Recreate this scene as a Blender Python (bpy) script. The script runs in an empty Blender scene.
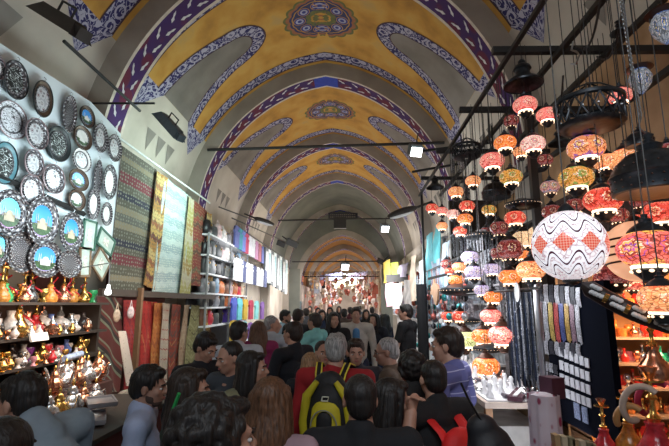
import bpy, math, random
from mathutils import Vector, Matrix, Euler
import numpy as np
random.seed(7)
PI = math.pi
sc = bpy.context.scene
COL = sc.collection
# ---------------------------------------------------------------- camera
CAM_H, FPX, YAW, PIT = 2.0, 446.0, math.radians(2.0), math.radians(10.3)
cam_d = bpy.data.cameras.new('camera'); cam = bpy.data.objects.new('camera', cam_d); COL.objects.link(cam)
cam_d.sensor_width = 36; cam_d.lens = 36*FPX/669; cam_d.clip_end = 300; cam_d.clip_start = .05
cam.location = (0, 0, CAM_H); cam.rotation_euler = (PI/2+PIT, 0, YAW)
sc.camera = cam
# ---------------------------------------------------------------- exposure, world
vs = sc.view_settings
vs.view_transform = 'Standard'; vs.look = 'None'; vs.gamma = 1; vs.exposure = 0.0; vs.use_curve_mapping = False
w = bpy.data.worlds.new('world'); sc.world = w; w.use_nodes = True
w.node_tree.nodes['Background'].inputs[0].default_value = (.55, .62, .8, 1)
w.node_tree.nodes['Background'].inputs[1].default_value = .22
# ---------------------------------------------------------------- lights
def area(name, loc, aim, size, power, col=(1, 1, 1)):
    l = bpy.data.lights.new(name, 'AREA'); l.shape = 'RECTANGLE'; l.size, l.size_y = size; l.energy = power; l.color = col
    o = bpy.data.objects.new(name, l); COL.objects.link(o); o.location = loc
    o.rotation_euler = (Vector(aim)-Vector(loc)).to_track_quat('-Z', 'Y').to_euler(); return o
def spot(name, loc, aim, power, col=(1, 1, 1), ang=120, r=.05):
    l = bpy.data.lights.new(name, 'SPOT'); l.energy = power; l.color = col; l.spot_size = math.radians(ang); l.spot_blend = .6; l.shadow_soft_size = r
    o = bpy.data.objects.new(name, l); COL.objects.link(o); o.location = loc
    o.rotation_euler = (Vector(aim)-Vector(loc)).to_track_quat('-Z', 'Y').to_euler(); return o
COOL = (.78, .96, 1); WARM = (1, .72, .42); WHITE = (1, .97, .95)
area('plate_light', (-2.25, 4.9, 3.1), (-3.5, 5.0, 2.95), (2.2, .8), 58, COOL)
area('hookah_light', (-2.5, 4.8, 2.0), (-3.6, 5.2, 1.5), (1.6, .4), 20, (1, .8, .62))
area('carpet_light', (-2.1, 8.3, 4.3), (-3.6, 8.6, 3.3), (2.5, .7), 62, (.75, 1, .95))
area('textile_light', (-2.3, 7.6, 2.2), (-3.6, 8.0, 1.5), (2.0, .5), 15, (1, .8, .65))
area('bag_shop_light', (-2.2, 13.2, 3.2), (-3.6, 13.5, 2.6), (4, 1), 80, (.95, .97, 1))
area('shirt_shop_light', (-2.0, 18.5, 3.2), (-3.6, 18.8, 2.8), (5, 1.2), 120, (.97, .98, 1))
area('left_far_light', (-1.9, 25, 3.0), (-3.6, 25.2, 2.4), (6, 1.2), 170, (1, .98, .97))
area('right_far_light', (.9, 22, 3.0), (2.6, 22.2, 2.6), (9, 1.2), 330, (1, .98, .97))
area('right_mid_light', (.9, 11.5, 2.9), (2.6, 11.6, 2.6), (6, 1.0), 120, (.9, .97, 1))
area('jewellery_light', (.95, 3.4, 2.15), (1.6, 3.5, 1.6), (1.2, .3), 6.5, (.92, .96, 1))
area('lantern_front_fill', (.35, .4, 3.3), (1.6, 2.4, 2.7), (1, .5), 16, (.85, .93, 1))  # added fill, no lamp of the stall; lifts the black metal lanterns
area('carpet_top_fill', (-2.5, 8.8, 4.0), (-3.95, 9.0, 4.9), (2.5, .6), 34, (.7, 1, .93))  # extra fill added to brighten the wall above the carpets
area('case_fill', (1.2, 2.95, 1.15), (1.24, 3.5, .75), (.3, .1), 3, (.95, .97, 1))  # invented fill that brightens the front of the display case
area('table_fill', (.98, 4.3, 2.0), (1.25, 4.3, 1.2), (1.6, .3), 12, (.95, .97, 1))  # fill added above the jewellery table to brighten its top
area('right_shelf_light', (2.1, 2.75, 2.05), (2.1, 3.5, 1.6), (.8, .15), 15, (1, .62, .35))
area('right_chain_light', (1.0, 6.3, 2.6), (1.9, 6.4, 2.3), (3, .6), 40, (.9, .95, 1))
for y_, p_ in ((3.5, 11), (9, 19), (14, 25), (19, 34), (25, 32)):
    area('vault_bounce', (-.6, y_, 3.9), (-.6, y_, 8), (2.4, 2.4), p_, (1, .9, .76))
for y_, p_ in ((33, 120), (40, 150), (48, 200), (58, 250)):
    spot('far_shop_light', (-.4, y_-1, 4.3), (-.4, y_+1.2, 1.6), p_*5, (1, .95, .93), 165)
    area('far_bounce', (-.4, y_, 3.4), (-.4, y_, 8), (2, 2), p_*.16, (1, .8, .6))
for y_, p_ in ((10, 90), (15, 170), (20, 260), (26, 300)):
    spot('street_light', (-.5, y_, 5.7), (-.5, y_+.5, 1), p_, (1, .97, .95), 130, .03)
area('front_fill', (-.3, -1.6, 4.3), (-.4, 2.6, 1.2), (3, 1.2), 42, (.9, .95, 1))  # unseen fill added behind the camera to lift the foreground crowd
# ---------------------------------------------------------------- pixels and depths -> points
_F = Vector((-math.sin(YAW)*math.cos(PIT), math.cos(YAW)*math.cos(PIT), math.sin(PIT)))
_R = Vector((math.cos(YAW), math.sin(YAW), 0)); _U = _R.cross(_F)
def ray(px, py): return _F+_R*((px-334.5)/FPX)-_U*((py-223)/FPX)
def AY(px, py, y):
    r = ray(px, py); t = y/r.y; return Vector((r.x*t, y, CAM_H+r.z*t))
def AX(px, py, x):
    r = ray(px, py); t = x/r.x; return Vector((x, r.y*t, CAM_H+r.z*t))
# ---------------------------------------------------------------- mesh builder
class MB:
    def __init__(s): s.v = []; s.f = []; s.m = []; s.uv = []
    def add(s, vs_, fs, mi=0, uv=None):
        n = len(s.v); s.v += [tuple(p) for p in vs_]; s.uv += list(uv) if uv else [(p[0], p[2]) for p in vs_]
        s.f += [tuple(i+n for i in f) for f in fs]; s.m += [mi]*len(fs); return s
    def box(s, c, d, mi=0, rot=None, bev=0):
        x, y, z = [k/2 for k in d]; M = (Euler(rot).to_matrix() if rot else Matrix.Identity(3)); c = Vector(c)
        vs_ = []; fs = []; uv = []
        for ax in range(3):
            for sg in (-1, 1):
                q = []
                for a, b in ((-1, -1), (1, -1), (1, 1), (-1, 1)):
                    p = [0, 0, 0]; p[ax] = sg; p[(ax+1) % 3] = a*sg; p[(ax+2) % 3] = b
                    q.append(c+M@Vector((p[0]*x, p[1]*y, p[2]*z))); uv.append((.5+.5*a, .5+.5*b))
                fs.append(tuple(range(len(vs_), len(vs_)+4))); vs_ += q
        return s.add(vs_, fs, mi, uv)
    def grid(s, fn, nu, nv, mi=0, u=(0, 1), v=(0, 1), uvf=None, close=False):
        vs_ = []; uv = []
        for j in range(nv+1):
            for i in range(nu+1):
                a = u[0]+(u[1]-u[0])*i/nu; b = v[0]+(v[1]-v[0])*j/nv
                vs_.append(fn(a, b)); uv.append(uvf(a, b) if uvf else (a, b))
        fs = [(j*(nu+1)+i, j*(nu+1)+i+1, (j+1)*(nu+1)+i+1, (j+1)*(nu+1)+i) for j in range(nv) for i in range(nu)]
        return s.add(vs_, fs, mi, uv)
    def lathe(s, prof, seg=20, c=(0, 0, 0), mi=0, M=None, sy=1, lobes=0, amp=0):
        c = Vector(c); vs_ = []; uv = []; n = len(prof)
        for i in range(seg+1):
            a = 2*PI*i/seg
            k = 1+(amp*abs(math.cos(lobes*a/2)) if lobes else 0)
            for j, (r, z) in enumerate(prof):
                p = Vector((r*k*math.cos(a), r*k*sy*math.sin(a), z))
                if M: p = M@p
                vs_.append(c+p); uv.append((i/seg, j/(n-1)))
        fs = [(i*n+j, (i+1)*n+j, (i+1)*n+j+1, i*n+j+1) for i in range(seg) for j in range(n-1)]
        return s.add(vs_, fs, mi, uv)
    def tube(s, pts, r, seg=8, mi=0, flat=1, cap=True):
        pts = [Vector(p) for p in pts]; n = len(pts); rs = r if isinstance(r, (list, tuple)) else [r]*n
        vs_ = []; uv = []; ln = 0; prev = None
        for i, p in enumerate(pts):
            t = (pts[min(i+1, n-1)]-pts[max(i-1, 0)]).normalized()
            if prev is None: a = t.orthogonal().normalized() if abs(t.z) > .98 else t.cross(Vector((0, 0, 1))).normalized()
            else: a = (prev-t*prev.dot(t)).normalized()
            prev = a; b = t.cross(a)
            if i: ln += (pts[i]-pts[i-1]).length
            for k in range(seg+1):
                q = 2*PI*k/seg; vs_.append(p+a*(rs[i]*math.cos(q))+b*(rs[i]*flat*math.sin(q))); uv.append((k/seg, ln))
        fs = [(i*(seg+1)+k, i*(seg+1)+k+1, (i+1)*(seg+1)+k+1, (i+1)*(seg+1)+k) for i in range(n-1) for k in range(seg)]
        if cap: fs += [tuple(range(seg-1, -1, -1)), tuple((n-1)*(seg+1)+k for k in range(seg))]
        return s.add(vs_, fs, mi, uv)
    def ball(s, c, r, M=None, nu=14, nv=9, mi=0):
        c = Vector(c); r = (r, r, r) if not isinstance(r, (tuple, list)) else r
        vs_ = []; uv = []
        for j in range(nv+1):
            for i in range(nu+1):
                a = 2*PI*i/nu; b = PI*j/nv
                p = Vector((r[0]*math.sin(b)*math.cos(a), r[1]*math.sin(b)*math.sin(a), -r[2]*math.cos(b)))
                vs_.append(c+(M@p if M else p)); uv.append((i/nu, j/nv))
        fs = [(j*(nu+1)+i, j*(nu+1)+i+1, (j+1)*(nu+1)+i+1, (j+1)*(nu+1)+i) for j in range(nv) for i in range(nu)]
        return s.add(vs_, fs, mi, uv)
    def plate(s, pts, th=(0, .01, 0), mi=0, uv=None):     # polygon given real thickness
        pts = [Vector(p) for p in pts]; t = Vector(th); n = len(pts)
        vs_ = pts+[p+t for p in pts]
        fs = [tuple(range(n)), tuple(range(2*n-1, n-1, -1))]+[(i, (i+1) % n, n+(i+1) % n, n+i) for i in range(n)]
        return s.add(vs_, fs, mi, (uv+uv) if uv else None)
    def mesh(s, name, mats, smooth=True):
        me = bpy.data.meshes.new(name); me.from_pydata(s.v, [], s.f)
        for m in (mats if isinstance(mats, (list, tuple)) else [mats]): me.materials.append(m)
        me.polygons.foreach_set('material_index', s.m)
        if smooth: me.polygons.foreach_set('use_smooth', [True]*len(s.f))
        ul = me.uv_layers.new(name='UVMap')
        li = np.empty(len(me.loops), dtype=np.int32); me.loops.foreach_get('vertex_index', li)
        ul.data.foreach_set('uv', np.array(s.uv, dtype=np.float32)[li].ravel()); me.update(); return me
    def build(s, name, mats, parent=None, smooth=True, weld=False):
        me = s.mesh(name, mats, smooth)
        o = bpy.data.objects.new(name, me); COL.objects.link(o)
        if parent: o.parent = parent
        if smooth:
            try: me.set_sharp_from_angle(angle=math.radians(50))
            except Exception: pass
        return o
def tag(o, label=None, cat=None, group=None, kind=None):
    if label: o['label'] = label
    if cat: o['category'] = cat
    if group: o['group'] = group
    if kind: o['kind'] = kind
    return o
def empty(name, loc, label, cat, group=None, rz=0, s=1):
    o = bpy.data.objects.new(name, None); o.empty_display_size = .05; COL.objects.link(o); o.location = loc; o.rotation_euler = (0, 0, rz); o.scale = (s, s, s)
    return tag(o, label, cat, group)
def copy_tree(o, parent=None):
    c = o.copy(); COL.objects.link(c)
    if parent: c.parent = parent
    for ch in list(o.children): copy_tree(ch, c)
    return c
def struct(mb, name, mats, smooth=True): return tag(mb.build(name, mats, None, smooth), kind='structure')
# ---------------------------------------------------------------- node materials
class N:
    def __init__(s, name):
        s.m = bpy.data.materials.new(name); s.m.use_nodes = True; s.t = s.m.node_tree; s.b = s.t.nodes['Principled BSDF']
    def n(s, typ, ins=None, **kw):
        d = s.t.nodes.new(typ)
        for k, v in kw.items(): setattr(d, k, v)
        for k, v in (ins or {}).items():
            if hasattr(v, 'is_output'): s.t.links.new(v, d.inputs[k])
            else: d.inputs[k].default_value = v
        return d
    def M(s, op, a, b=0.0, c=None):
        ins = {0: a, 1: b}
        if c is not None: ins[2] = c
        return s.n('ShaderNodeMath', ins, operation=op).outputs[0]
    def mix(s, f, a, b):
        f4 = lambda q: q if hasattr(q, 'is_output') else (*q, 1)
        d = s.n('ShaderNodeMix', {0: f, 6: f4(a), 7: f4(b)}, data_type='RGBA'); return d.outputs[2]
    def uv(s):
        q = s.n('ShaderNodeTexCoord').outputs['UV']; x = s.n('ShaderNodeSeparateXYZ', {0: q}); return q, x.outputs[0], x.outputs[1]
    def obj(s):
        q = s.n('ShaderNodeTexCoord').outputs['Object']; x = s.n('ShaderNodeSeparateXYZ', {0: q}); return q, x.outputs[0], x.outputs[1], x.outputs[2]
    def xyz(s, x, y, z=0.0): return s.n('ShaderNodeCombineXYZ', {0: x, 1: y, 2: z}).outputs[0]
    def noise(s, vec, scale, det=3, col=False):
        d = s.n('ShaderNodeTexNoise', {'Scale': scale, 'Detail': det}); 
        if vec is not None: s.t.links.new(vec, d.inputs['Vector'])
        return d.outputs[1 if col else 0]
    def vor(s, vec, scale, feat='F1', rnd=1.0, out=0):
        d = s.n('ShaderNodeTexVoronoi', {'Scale': scale, 'Randomness': rnd}, feature=feat)
        if vec is not None: s.t.links.new(vec, d.inputs['Vector'])
        return d.outputs[out]
    def ramp(s, f, stops, const=False):
        d = s.n('ShaderNodeValToRGB', {0: f}); r = d.color_ramp; r.interpolation = 'CONSTANT' if const else 'LINEAR'
        while len(r.elements) < len(stops): r.elements.new(.5)
        for e, (p, c) in zip(r.elements, stops): e.position = p; e.color = (*c, 1)
        return d.outputs[0]
    def out(s, col, rough=.6, metal=0, emis=None, es=0, bump=None, bs=.3, bd=.01, spec=None, trans=None, alpha=None):
        b = s.b
        def st(k, v):
            if hasattr(v, 'is_output'): s.t.links.new(v, b.inputs[k])
            else: b.inputs[k].default_value = (*v, 1) if isinstance(v, tuple) and len(v) == 3 else v
        st('Base Color', col); st('Roughness', rough); st('Metallic', metal)
        if emis is not None: st('Emission Color', emis); st('Emission Strength', es)
        if spec is not None: st('Specular IOR Level', spec)
        if trans is not None: st('Transmission Weight', trans)
        if alpha is not None: st('Alpha', alpha)
        if bump is not None:
            bp = s.n('ShaderNodeBump', {'Strength': bs, 'Distance': bd, 'Height': bump}); s.t.links.new(bp.outputs[0], b.inputs['Normal'])
        return s.m
_mc = {}
def flat(name, c, rough=.6, metal=0, var=.15, scale=8, es=0, bump=0):
    key = (name, c, rough, metal, es)
    if key in _mc: return _mc[key]
    k = N(name); q = k.obj()[0]; nz = k.noise(q, scale)
    a = tuple(max(0, x*(1-var)) for x in c); b = tuple(min(1, x*(1+var)) for x in c)
    col = k.ramp(nz, [(.3, a), (.7, b)])
    _mc[key] = k.out(col, rough, metal, emis=(col if es else None), es=es, bump=(k.noise(q, scale*6) if bump else None), bs=bump)
    return _mc[key]
def m_arab(name, fg=(.46, .44, .56), bg=(.028, .024, .13), sc_=3.4):
    k = N(name); q = k.uv()[0]
    d = k.vor(q, sc_, rnd=.45); ring = k.M('SINE', k.M('MULTIPLY', d, 21.0)); lf = k.M('SINE', k.M('MULTIPLY', k.noise(q, sc_*2.2, 1), 34.0))
    v = k.M('MAXIMUM', k.M('GREATER_THAN', ring, .35), k.M('GREATER_THAN', lf, .72))
    return k.out(k.mix(v, bg, fg), .8)
def m_rug(name, stops, zig=.0, freq=6, bands=1.0, spk=None, spk_s=40, rough=.95, gloss=None):
    k = N(name); q, u, v = k.uv()
    z = k.M('PINGPONG', k.M('MULTIPLY', u, float(freq)), .5)
    vv = k.M('FRACT', k.M('ADD', k.M('MULTIPLY', v, float(bands)), k.M('MULTIPLY', z, zig)))
    col = k.ramp(vv, stops, True)
    if spk:
        e = k.vor(k.xyz(k.M('MULTIPLY', u, 1.0), k.M('MULTIPLY', v, 2.2)), spk_s, rnd=.3)
        col = k.mix(k.M('GREATER_THAN', e, .42), spk, col) if False else k.mix(k.M('LESS_THAN', e, .3), col, spk)
    nz = k.noise(q, 30)
    col = k.mix(k.M('MULTIPLY', nz, .35), col, (.06, .05, .05))
    return k.out(col, rough, bump=k.noise(q, 120), bs=.3)
# ================================================================ the vault
PW = [(3.3, 4.2), (3.27, 4.8), (3.12, 5.4), (2.88, 6.0), (2.48, 6.62), (2.0, 7.12), (1.4, 7.57), (.7, 7.92), (0, 8.07)]
CX = -.63
_p = np.array(PW); _L = np.r_[0, np.cumsum(np.hypot(*np.diff(_p, axis=0).T))]; TOT = float(_L[-1])
_fa = np.linspace(0, TOT, 240); _fx = np.interp(_fa, _L, _p[:, 0]); _fz = np.interp(_fa, _L, _p[:, 1])
_ker = np.ones(31)/31
def _sm(a): 
    e = np.r_[2*a[0]-a[15:0:-1], a, 2*a[-1]-a[-2:-17:-1]]; return np.convolve(e, _ker, 'valid')
_fx = _sm(_fx); _fz = _sm(_fz); _fx -= _fx[-1]*(_fa/TOT)**8
_gx = np.gradient(_fx, _fa); _gz = np.gradient(_fz, _fa)
def VP(s, y, off=.35, k=1.0, cx=CX, base=4.2):
    a = TOT-min(abs(s), TOT); below = max(0, abs(s)-TOT)
    x = float(np.interp(a, _fa, _fx)); z = float(np.interp(a, _fa, _fz)); tx = float(np.interp(a, _fa, _gx)); tz = float(np.interp(a, _fa, _gz))
    n = math.hypot(tx, tz); nx, nz = tz/n, -tx/n
    if abs(s) < .05: nx, nz = nx*abs(s)/.05, 1
    return Vector((cx+(x+nx*off)*k*(1 if s > 0 else -1), y, (base+(z-4.2)*k)+nz*off*k-below))
RIBS = [(6.5, 7.1), (11.1, 11.75), (16.2, 16.85), (21.4, 22.0), (28.55, 29.0)]
M_orange = (lambda k: k.out(k.ramp(k.noise(k.obj()[0], 1.6, 6), [(.25, (.40, .20, .045)), (.45, (.60, .31, .06)), (.6, (.66, .38, .09)), (.8, (.52, .36, .16))]), .85, bump=k.noise(k.obj()[0], 12), bs=.15))(N('ochre_plaster'))
M_cream = (lambda k: k.out(k.ramp(k.noise(k.obj()[0], .9, 7), [(.3, (.42, .37, .31)), (.5, (.56, .50, .43)), (.75, (.66, .60, .52))]), .9, bump=k.noise(k.obj()[0], 20), bs=.15))(N('cream_plaster'))
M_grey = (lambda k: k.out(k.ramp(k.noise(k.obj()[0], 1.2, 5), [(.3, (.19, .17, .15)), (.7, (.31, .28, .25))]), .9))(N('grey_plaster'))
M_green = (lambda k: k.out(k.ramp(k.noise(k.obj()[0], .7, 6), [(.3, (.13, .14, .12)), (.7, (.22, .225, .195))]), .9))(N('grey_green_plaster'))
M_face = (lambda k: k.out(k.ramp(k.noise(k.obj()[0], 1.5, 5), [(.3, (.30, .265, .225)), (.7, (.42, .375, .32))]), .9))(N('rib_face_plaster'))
M_edge = flat('cream_edge_paint', (.66, .58, .5), .8)
M_arab = m_arab('blue_arabesque')
M_purple = (lambda k: k.out(k.ramp(k.vor(k.uv()[0], 2.2, rnd=.6), [(0, (.15, .012, .03)), (.42, (.13, .012, .05)), (.5, (.055, .014, .11)), (1, (.05, .014, .14))]), .8))(N('purple_rib_paint'))
M_leaf = flat('white_leaf_paint', (.68, .66, .7), .8, var=.2)
M_blue = flat('blue_keystone_paint', (.03, .06, .42), .8)
M_line = flat('dark_outline_paint', (.07, .035, .05), .8)
def rib(name, y0, y1, k=1.0, cx=CX, base=4.2, leaves=True, rise=.35):
    mb = MB(); e = .07; n = 64; S = TOT+.0
    V = lambda s, y, o=0: VP(s, y, o, k, cx, base)
    uvf = lambda s, y: (s, y)
    mb.grid(lambda s, y: V(s, y), n, 1, 1, (-S, S), (y0, y0+e), uvf); mb.grid(lambda s, y: V(s, y), n, 1, 0, (-S, S), (y0+e, y1-e), uvf); mb.grid(lambda s, y: V(s, y), n, 1, 1, (-S, S), (y1-e, y1), uvf)
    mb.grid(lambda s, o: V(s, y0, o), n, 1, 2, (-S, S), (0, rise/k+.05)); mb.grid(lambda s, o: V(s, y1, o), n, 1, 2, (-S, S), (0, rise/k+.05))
    for sx in (-1, 1):      # pilaster below the springing
        x = 3.3*k
        mb.box((cx+sx*(x+.2), (y0+y1)/2, base/2), (.4, y1-y0, base), 2)
    if leaves:
        w_ = y1-y0-2*e; yc = (y0+y1)/2; st = .38; s = .44; i = 0
        while s < S-.15:
            for sg in (-1, 1):
                for a, dy in ((.75, -.25), (-.35, .24)):
                    c0 = s+(0 if dy < 0 else st*.5); L = .125; 
                    if abs(dy) < 1:
                        pts = []
                        for q, wd in ((-1, 0), (-.5, .022), (0, .012), (.45, .036), (1, 0), (.45, -.034), (0, -.018), (-.5, -.024)):
                            ds = q*L*math.cos(a)-wd*math.sin(a); dd = q*L*.75*math.sin(a)+wd*math.cos(a)
                            pts.append(V(sg*(c0+ds), yc+dy*w_*.9+dd*1.1, -.004))
                        n0 = len(mb.v); mb.add(pts, [tuple(range(8))], 3)
            s += st
        mb.grid(lambda s, y: V(s, y, -.003), 4, 1, 4, (-.33, .33), (y0+e, y1-e))
    return struct(mb, name, [M_purple, M_edge, M_face, M_leaf, M_blue])
for i, (a, b) in enumerate(RIBS): rib('trim_%d' % (i+1), a, b)
# shell of the vault
mb = MB(); O = .37
def strip(y0, y1):
    for lo, hi, mi in ((-TOT, -3.62, 1), (-3.62, 3.62, 0), (3.62, TOT, 1)):
        mb.grid(lambda s, y: VP(s, y, O), 48 if mi == 0 else 8, 4, mi, (lo, hi), (y0, y1))
strip(-4, 6.5); strip(7.1, 11.1); strip(11.75, 16.2); strip(16.85, 21.4); 
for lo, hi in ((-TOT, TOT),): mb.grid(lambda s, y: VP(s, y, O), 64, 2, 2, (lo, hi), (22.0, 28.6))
for a, b in RIBS: mb.grid(lambda s, y: VP(s, y, .42), 48, 1, 1, (-TOT, TOT), (a-.02, b+.02))
struct(mb, 'ceiling', [M_orange, M_cream, M_green])
# painted bands of each bay
def painted(y0, y1, idx, only_far=False):
    yc = (y0+y1)/2; hw = (y1-y0)/2; mb = MB(); V = lambda s, y, o: VP(s, y, O-o)
    for sg in (-1, 1):
        def R(s0, s1, ya, yb, mi, o=.006, n=24):
            mb.grid(lambda s, y: V(sg*s, y, o), n, 1, mi, (s0, s1), (ya, yb), lambda s, y: (s, y))
        # band along each rib, ending in a point
        for sy in (-1, 1):
            if only_far and sy < 0: continue
            R(0, 3.62, yc+sy*(hw-.5), yc+sy*(hw-.17), 0); R(0, 3.62, yc+sy*(hw-.53), yc+sy*(hw-.5), 3)
            R(0, 3.62, yc+sy*(hw-.17), yc+sy*(hw-.13), 3)
            ya, yb = hw-1.34, hw-.13
            def vb(u, v):
                sp = 3.60+.58*v; m_ = (ya+yb)/2+.12; return V(sg*sp, yc+sy*(m_+((ya if u < .5 else yb)-m_)*(1-v)*abs(2*u-1)), .0075)
            mb.grid(vb, 8, 8, 0, (0, 1), (0, 1), lambda u, v: (3.6+.58*v, y0+(u)*1.2))
            mb.grid(lambda u, v: vb(u, v)+Vector((0, 0, 0)), 8, 1, 3, (0, 1), (0, .03))
        # long round-headed pocket between two strips
        if not only_far:
            def ring(off):
                pts = []; w1 = hw-1.02-off; w0 = .62-off; tip = 1.18+off; r = w0
                for q in range(0, 17): t = 3.62-(3.62-tip-r*1.3)*q/16; f = q/16; pts.append((t, -(w1+(w0-w1)*f)))
                for q in range(1, 20): a = PI*q/20; pts.append((tip+r*1.3-r*1.3*math.sin(a), -w0*math.cos(a)))
                for q in range(16, -1, -1): t = 3.62-(3.62-tip-r*1.3)*q/16; f = q/16; pts.append((t, (w1+(w0-w1)*f)))
                return pts
            A, B = ring(0), ring(.3); C = ring(.27); D = ring(-.035); n = len(A); ln = 0
            for P_, Q_, mi, o in ((A, B, 0, .008), (C, B, 3, .009), (D, A, 3, .008)):
                vs_ = []; uv = []; ln = 0
                for i in range(n):
                    if i: ln += math.hypot(P_[i][0]-P_[i-1][0], P_[i][1]-P_[i-1][1])
                    vs_ += [V(sg*P_[i][0], yc+P_[i][1], o), V(sg*Q_[i][0], yc+Q_[i][1], o)]; uv += [(ln, 0), (ln, .3)]
                mb.add(vs_, [(2*i, 2*i+2, 2*i+3, 2*i+1) for i in range(n-1)], mi, uv)
            h = n//2
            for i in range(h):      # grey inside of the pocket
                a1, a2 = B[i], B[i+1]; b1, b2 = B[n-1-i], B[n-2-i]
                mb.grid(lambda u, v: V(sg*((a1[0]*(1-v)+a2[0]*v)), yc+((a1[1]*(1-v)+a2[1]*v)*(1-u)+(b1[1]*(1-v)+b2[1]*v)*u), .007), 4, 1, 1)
            # small painted pendants on the lunette below
            for dy in (-.5, 0, .5):
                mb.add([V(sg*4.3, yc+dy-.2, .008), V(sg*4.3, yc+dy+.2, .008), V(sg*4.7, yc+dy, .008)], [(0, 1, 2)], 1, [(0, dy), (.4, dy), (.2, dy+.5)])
    # crown medallion
    if not only_far:
        def disc(cs, cy, r, mi, o, n=32, lob=0, amp=0, r2=0):
            kf = lambda a: r*(1+amp*abs(math.sin(lob*a/2))) if lob else r
            mb.grid(lambda a, q: V(cs+q*kf(a)*math.cos(a), cy+q*kf(a)*math.sin(a), o), n, 7 if r > .3 else 2, mi, (0, 2*PI), (0, 1), lambda a, q: (q*r*math.cos(a), q*r*math.sin(a)))
        cy = yc+.05
        disc(0, cy, .70, 6, .006, 96, 16, .09); disc(0, cy, .65, 7, .007, 96, 16, .09); disc(0, cy, .60, 4, .008, 96, 16, .05); disc(0, cy, .56, 2, .0085, 64, 16, .03); disc(0, cy, .54, 4, .009, 64, 16, .03); disc(0, cy, .24, 6, .010, 64, 8, .2); disc(0, cy, .14, 2, .011, 48, 6, .2); disc(0, cy, .09, 7, .012); disc(0, cy, .04, 2, .013)
        for i in range(8):
            a = 2*PI*i/8; c = (.41*math.cos(a), cy+.41*math.sin(a)); disc(c[0], c[1], .135, 2, .010, 20); disc(c[0], c[1], .12, 9, .011, 20); disc(c[0], c[1], .085, 8, .012, 20); disc(c[0], c[1], .045, 9, .013, 12)
    return struct(mb, 'trim_%d' % idx, [M_arab, M_grey, M_orange, M_line, flat('navy_ground_paint', (.05, .055, .14), .8), M_edge, flat('olive_rim_paint', (.16, .17, .06), .8), flat('rust_paint', (.38, .15, .07), .8), flat('pale_blue_paint', (.42, .44, .6), .8), flat('navy_paint', (.05, .06, .28), .8)])
painted(1.9, 6.5, 10, False); painted(7.1, 11.1, 11); painted(11.75, 16.2, 12); painted(16.85, 21.4, 13)
# tympanum with the lower pointed arch, and the farther vault
K2 = .81; CX2 = -.5; B2 = 3.3
def V2(s, y, off=0): return VP(s, y, off, K2, CX2, B2)
mb = MB()
n = 64
for i in range(n):
    s0 = -TOT+2*TOT*i/n; s1 = -TOT+2*TOT*(i+1)/n
    mb.add([V2(s0, 28.9), V2(s1, 28.9), VP(s1, 28.9, .4), VP(s0, 28.9, .4)], [(0, 1, 2, 3)], 0)
for sx in (-1, 1): mb.box((CX+sx*3.15, 29.1, 2.1), (1.1, .5, 4.3), 0)
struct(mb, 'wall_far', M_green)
rib('trim_20', 28.86, 29.3, K2, CX2, B2, True)
for i, y in enumerate((36, 43, 50, 57)): rib('trim_%d' % (21+i), y, y+.6, K2, CX2, B2, i < 2, .5)
mb = MB(); mb.grid(lambda s, y: V2(s, y, .45), 48, 6, 0, (-TOT, TOT), (29.3, 66)); struct(mb, 'ceiling_2', flat('rust_vault_plaster', (.50, .27, .08), .9))
mb = MB()
for y in (33, 39.5, 46.5): mb.grid(lambda s, yy: V2(s, yy, .43), 48, 1, 0, (-TOT, TOT), (y-.4, y+.4), lambda s, y: (s, y))
struct(mb, 'trim_30', M_arab)
mb = MB(); mb.box((CX2, 66.2, 3.5), (9, .3, 8)); struct(mb, 'wall_end', M_cream)
# walls and floor
def wallbox(name, x0, x1, y0, y1, z0, z1, m): mb = MB(); mb.box(((x0+x1)/2, (y0+y1)/2, (z0+z1)/2), (x1-x0, y1-y0, z1-z0)); return struct(mb, name, m, False)
wallbox('wall_left', -4.45, -4.3, -4, 29, 0, 4.25, M_cream)
wallbox('wall_right', 3.05, 3.2, -4, 29, 0, 4.25, M_cream)
wallbox('wall_left_upper', -4.3, -3.93, -4, 6.5, 3.75, 4.25, M_cream)
for i, (a, b) in enumerate(((7.1, 11.1), (11.75, 16.2), (16.85, 21.4), (22, 28.5))):
    wallbox('wall_left_bay_%d' % (i+1), -4.3, -3.93, a, b, 3.9, 4.25, M_cream); wallbox('wall_right_bay_%d' % (i+1), 2.67, 3.05, a, b, 3.9, 4.25, M_cream)
wallbox('wall_left_end', -4.2, -3.9, 29.3, 66, 0, 4.5, M_cream); wallbox('wall_right_end', 2.5, 2.8, 29.3, 66, 0, 4.5, M_cream)
M_floor = (lambda k: (lambda q: k.out(k.mix(k.M('LESS_THAN', k.vor(q, 1.6, 'DISTANCE_TO_EDGE', .2), .015), k.ramp(k.noise(q, 2.5, 5), [(.3, (.30, .29, .28)), (.7, (.46, .45, .43))]), (.12, .115, .11)), .35))(k.obj()[0]))(N('worn_stone_paving'))
wallbox('floor', -4.5, 3.3, -4, 67, -.1, 0, M_floor)
# ================================================================ left side: plates, hookahs, carpets
M_board = (lambda k: k.out(k.ramp(k.noise(k.obj()[0], .8, 3), [(.3, (.66, .74, .78)), (.7, (.78, .83, .86))]), .7))(N('white_display_board'))
M_dark = flat('dark_shop_wood', (.035, .022, .016), .6); M_wood = flat('brown_wood', (.17, .085, .04), .6, bump=.2); M_iron = flat('black_iron', (.02, .02, .02), .5)
M_steel = flat('brushed_steel', (.45, .46, .48), .3, 1.0)
wx = -3.55
def LW(px, py, x=wx): return AX(px, py, x)
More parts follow.
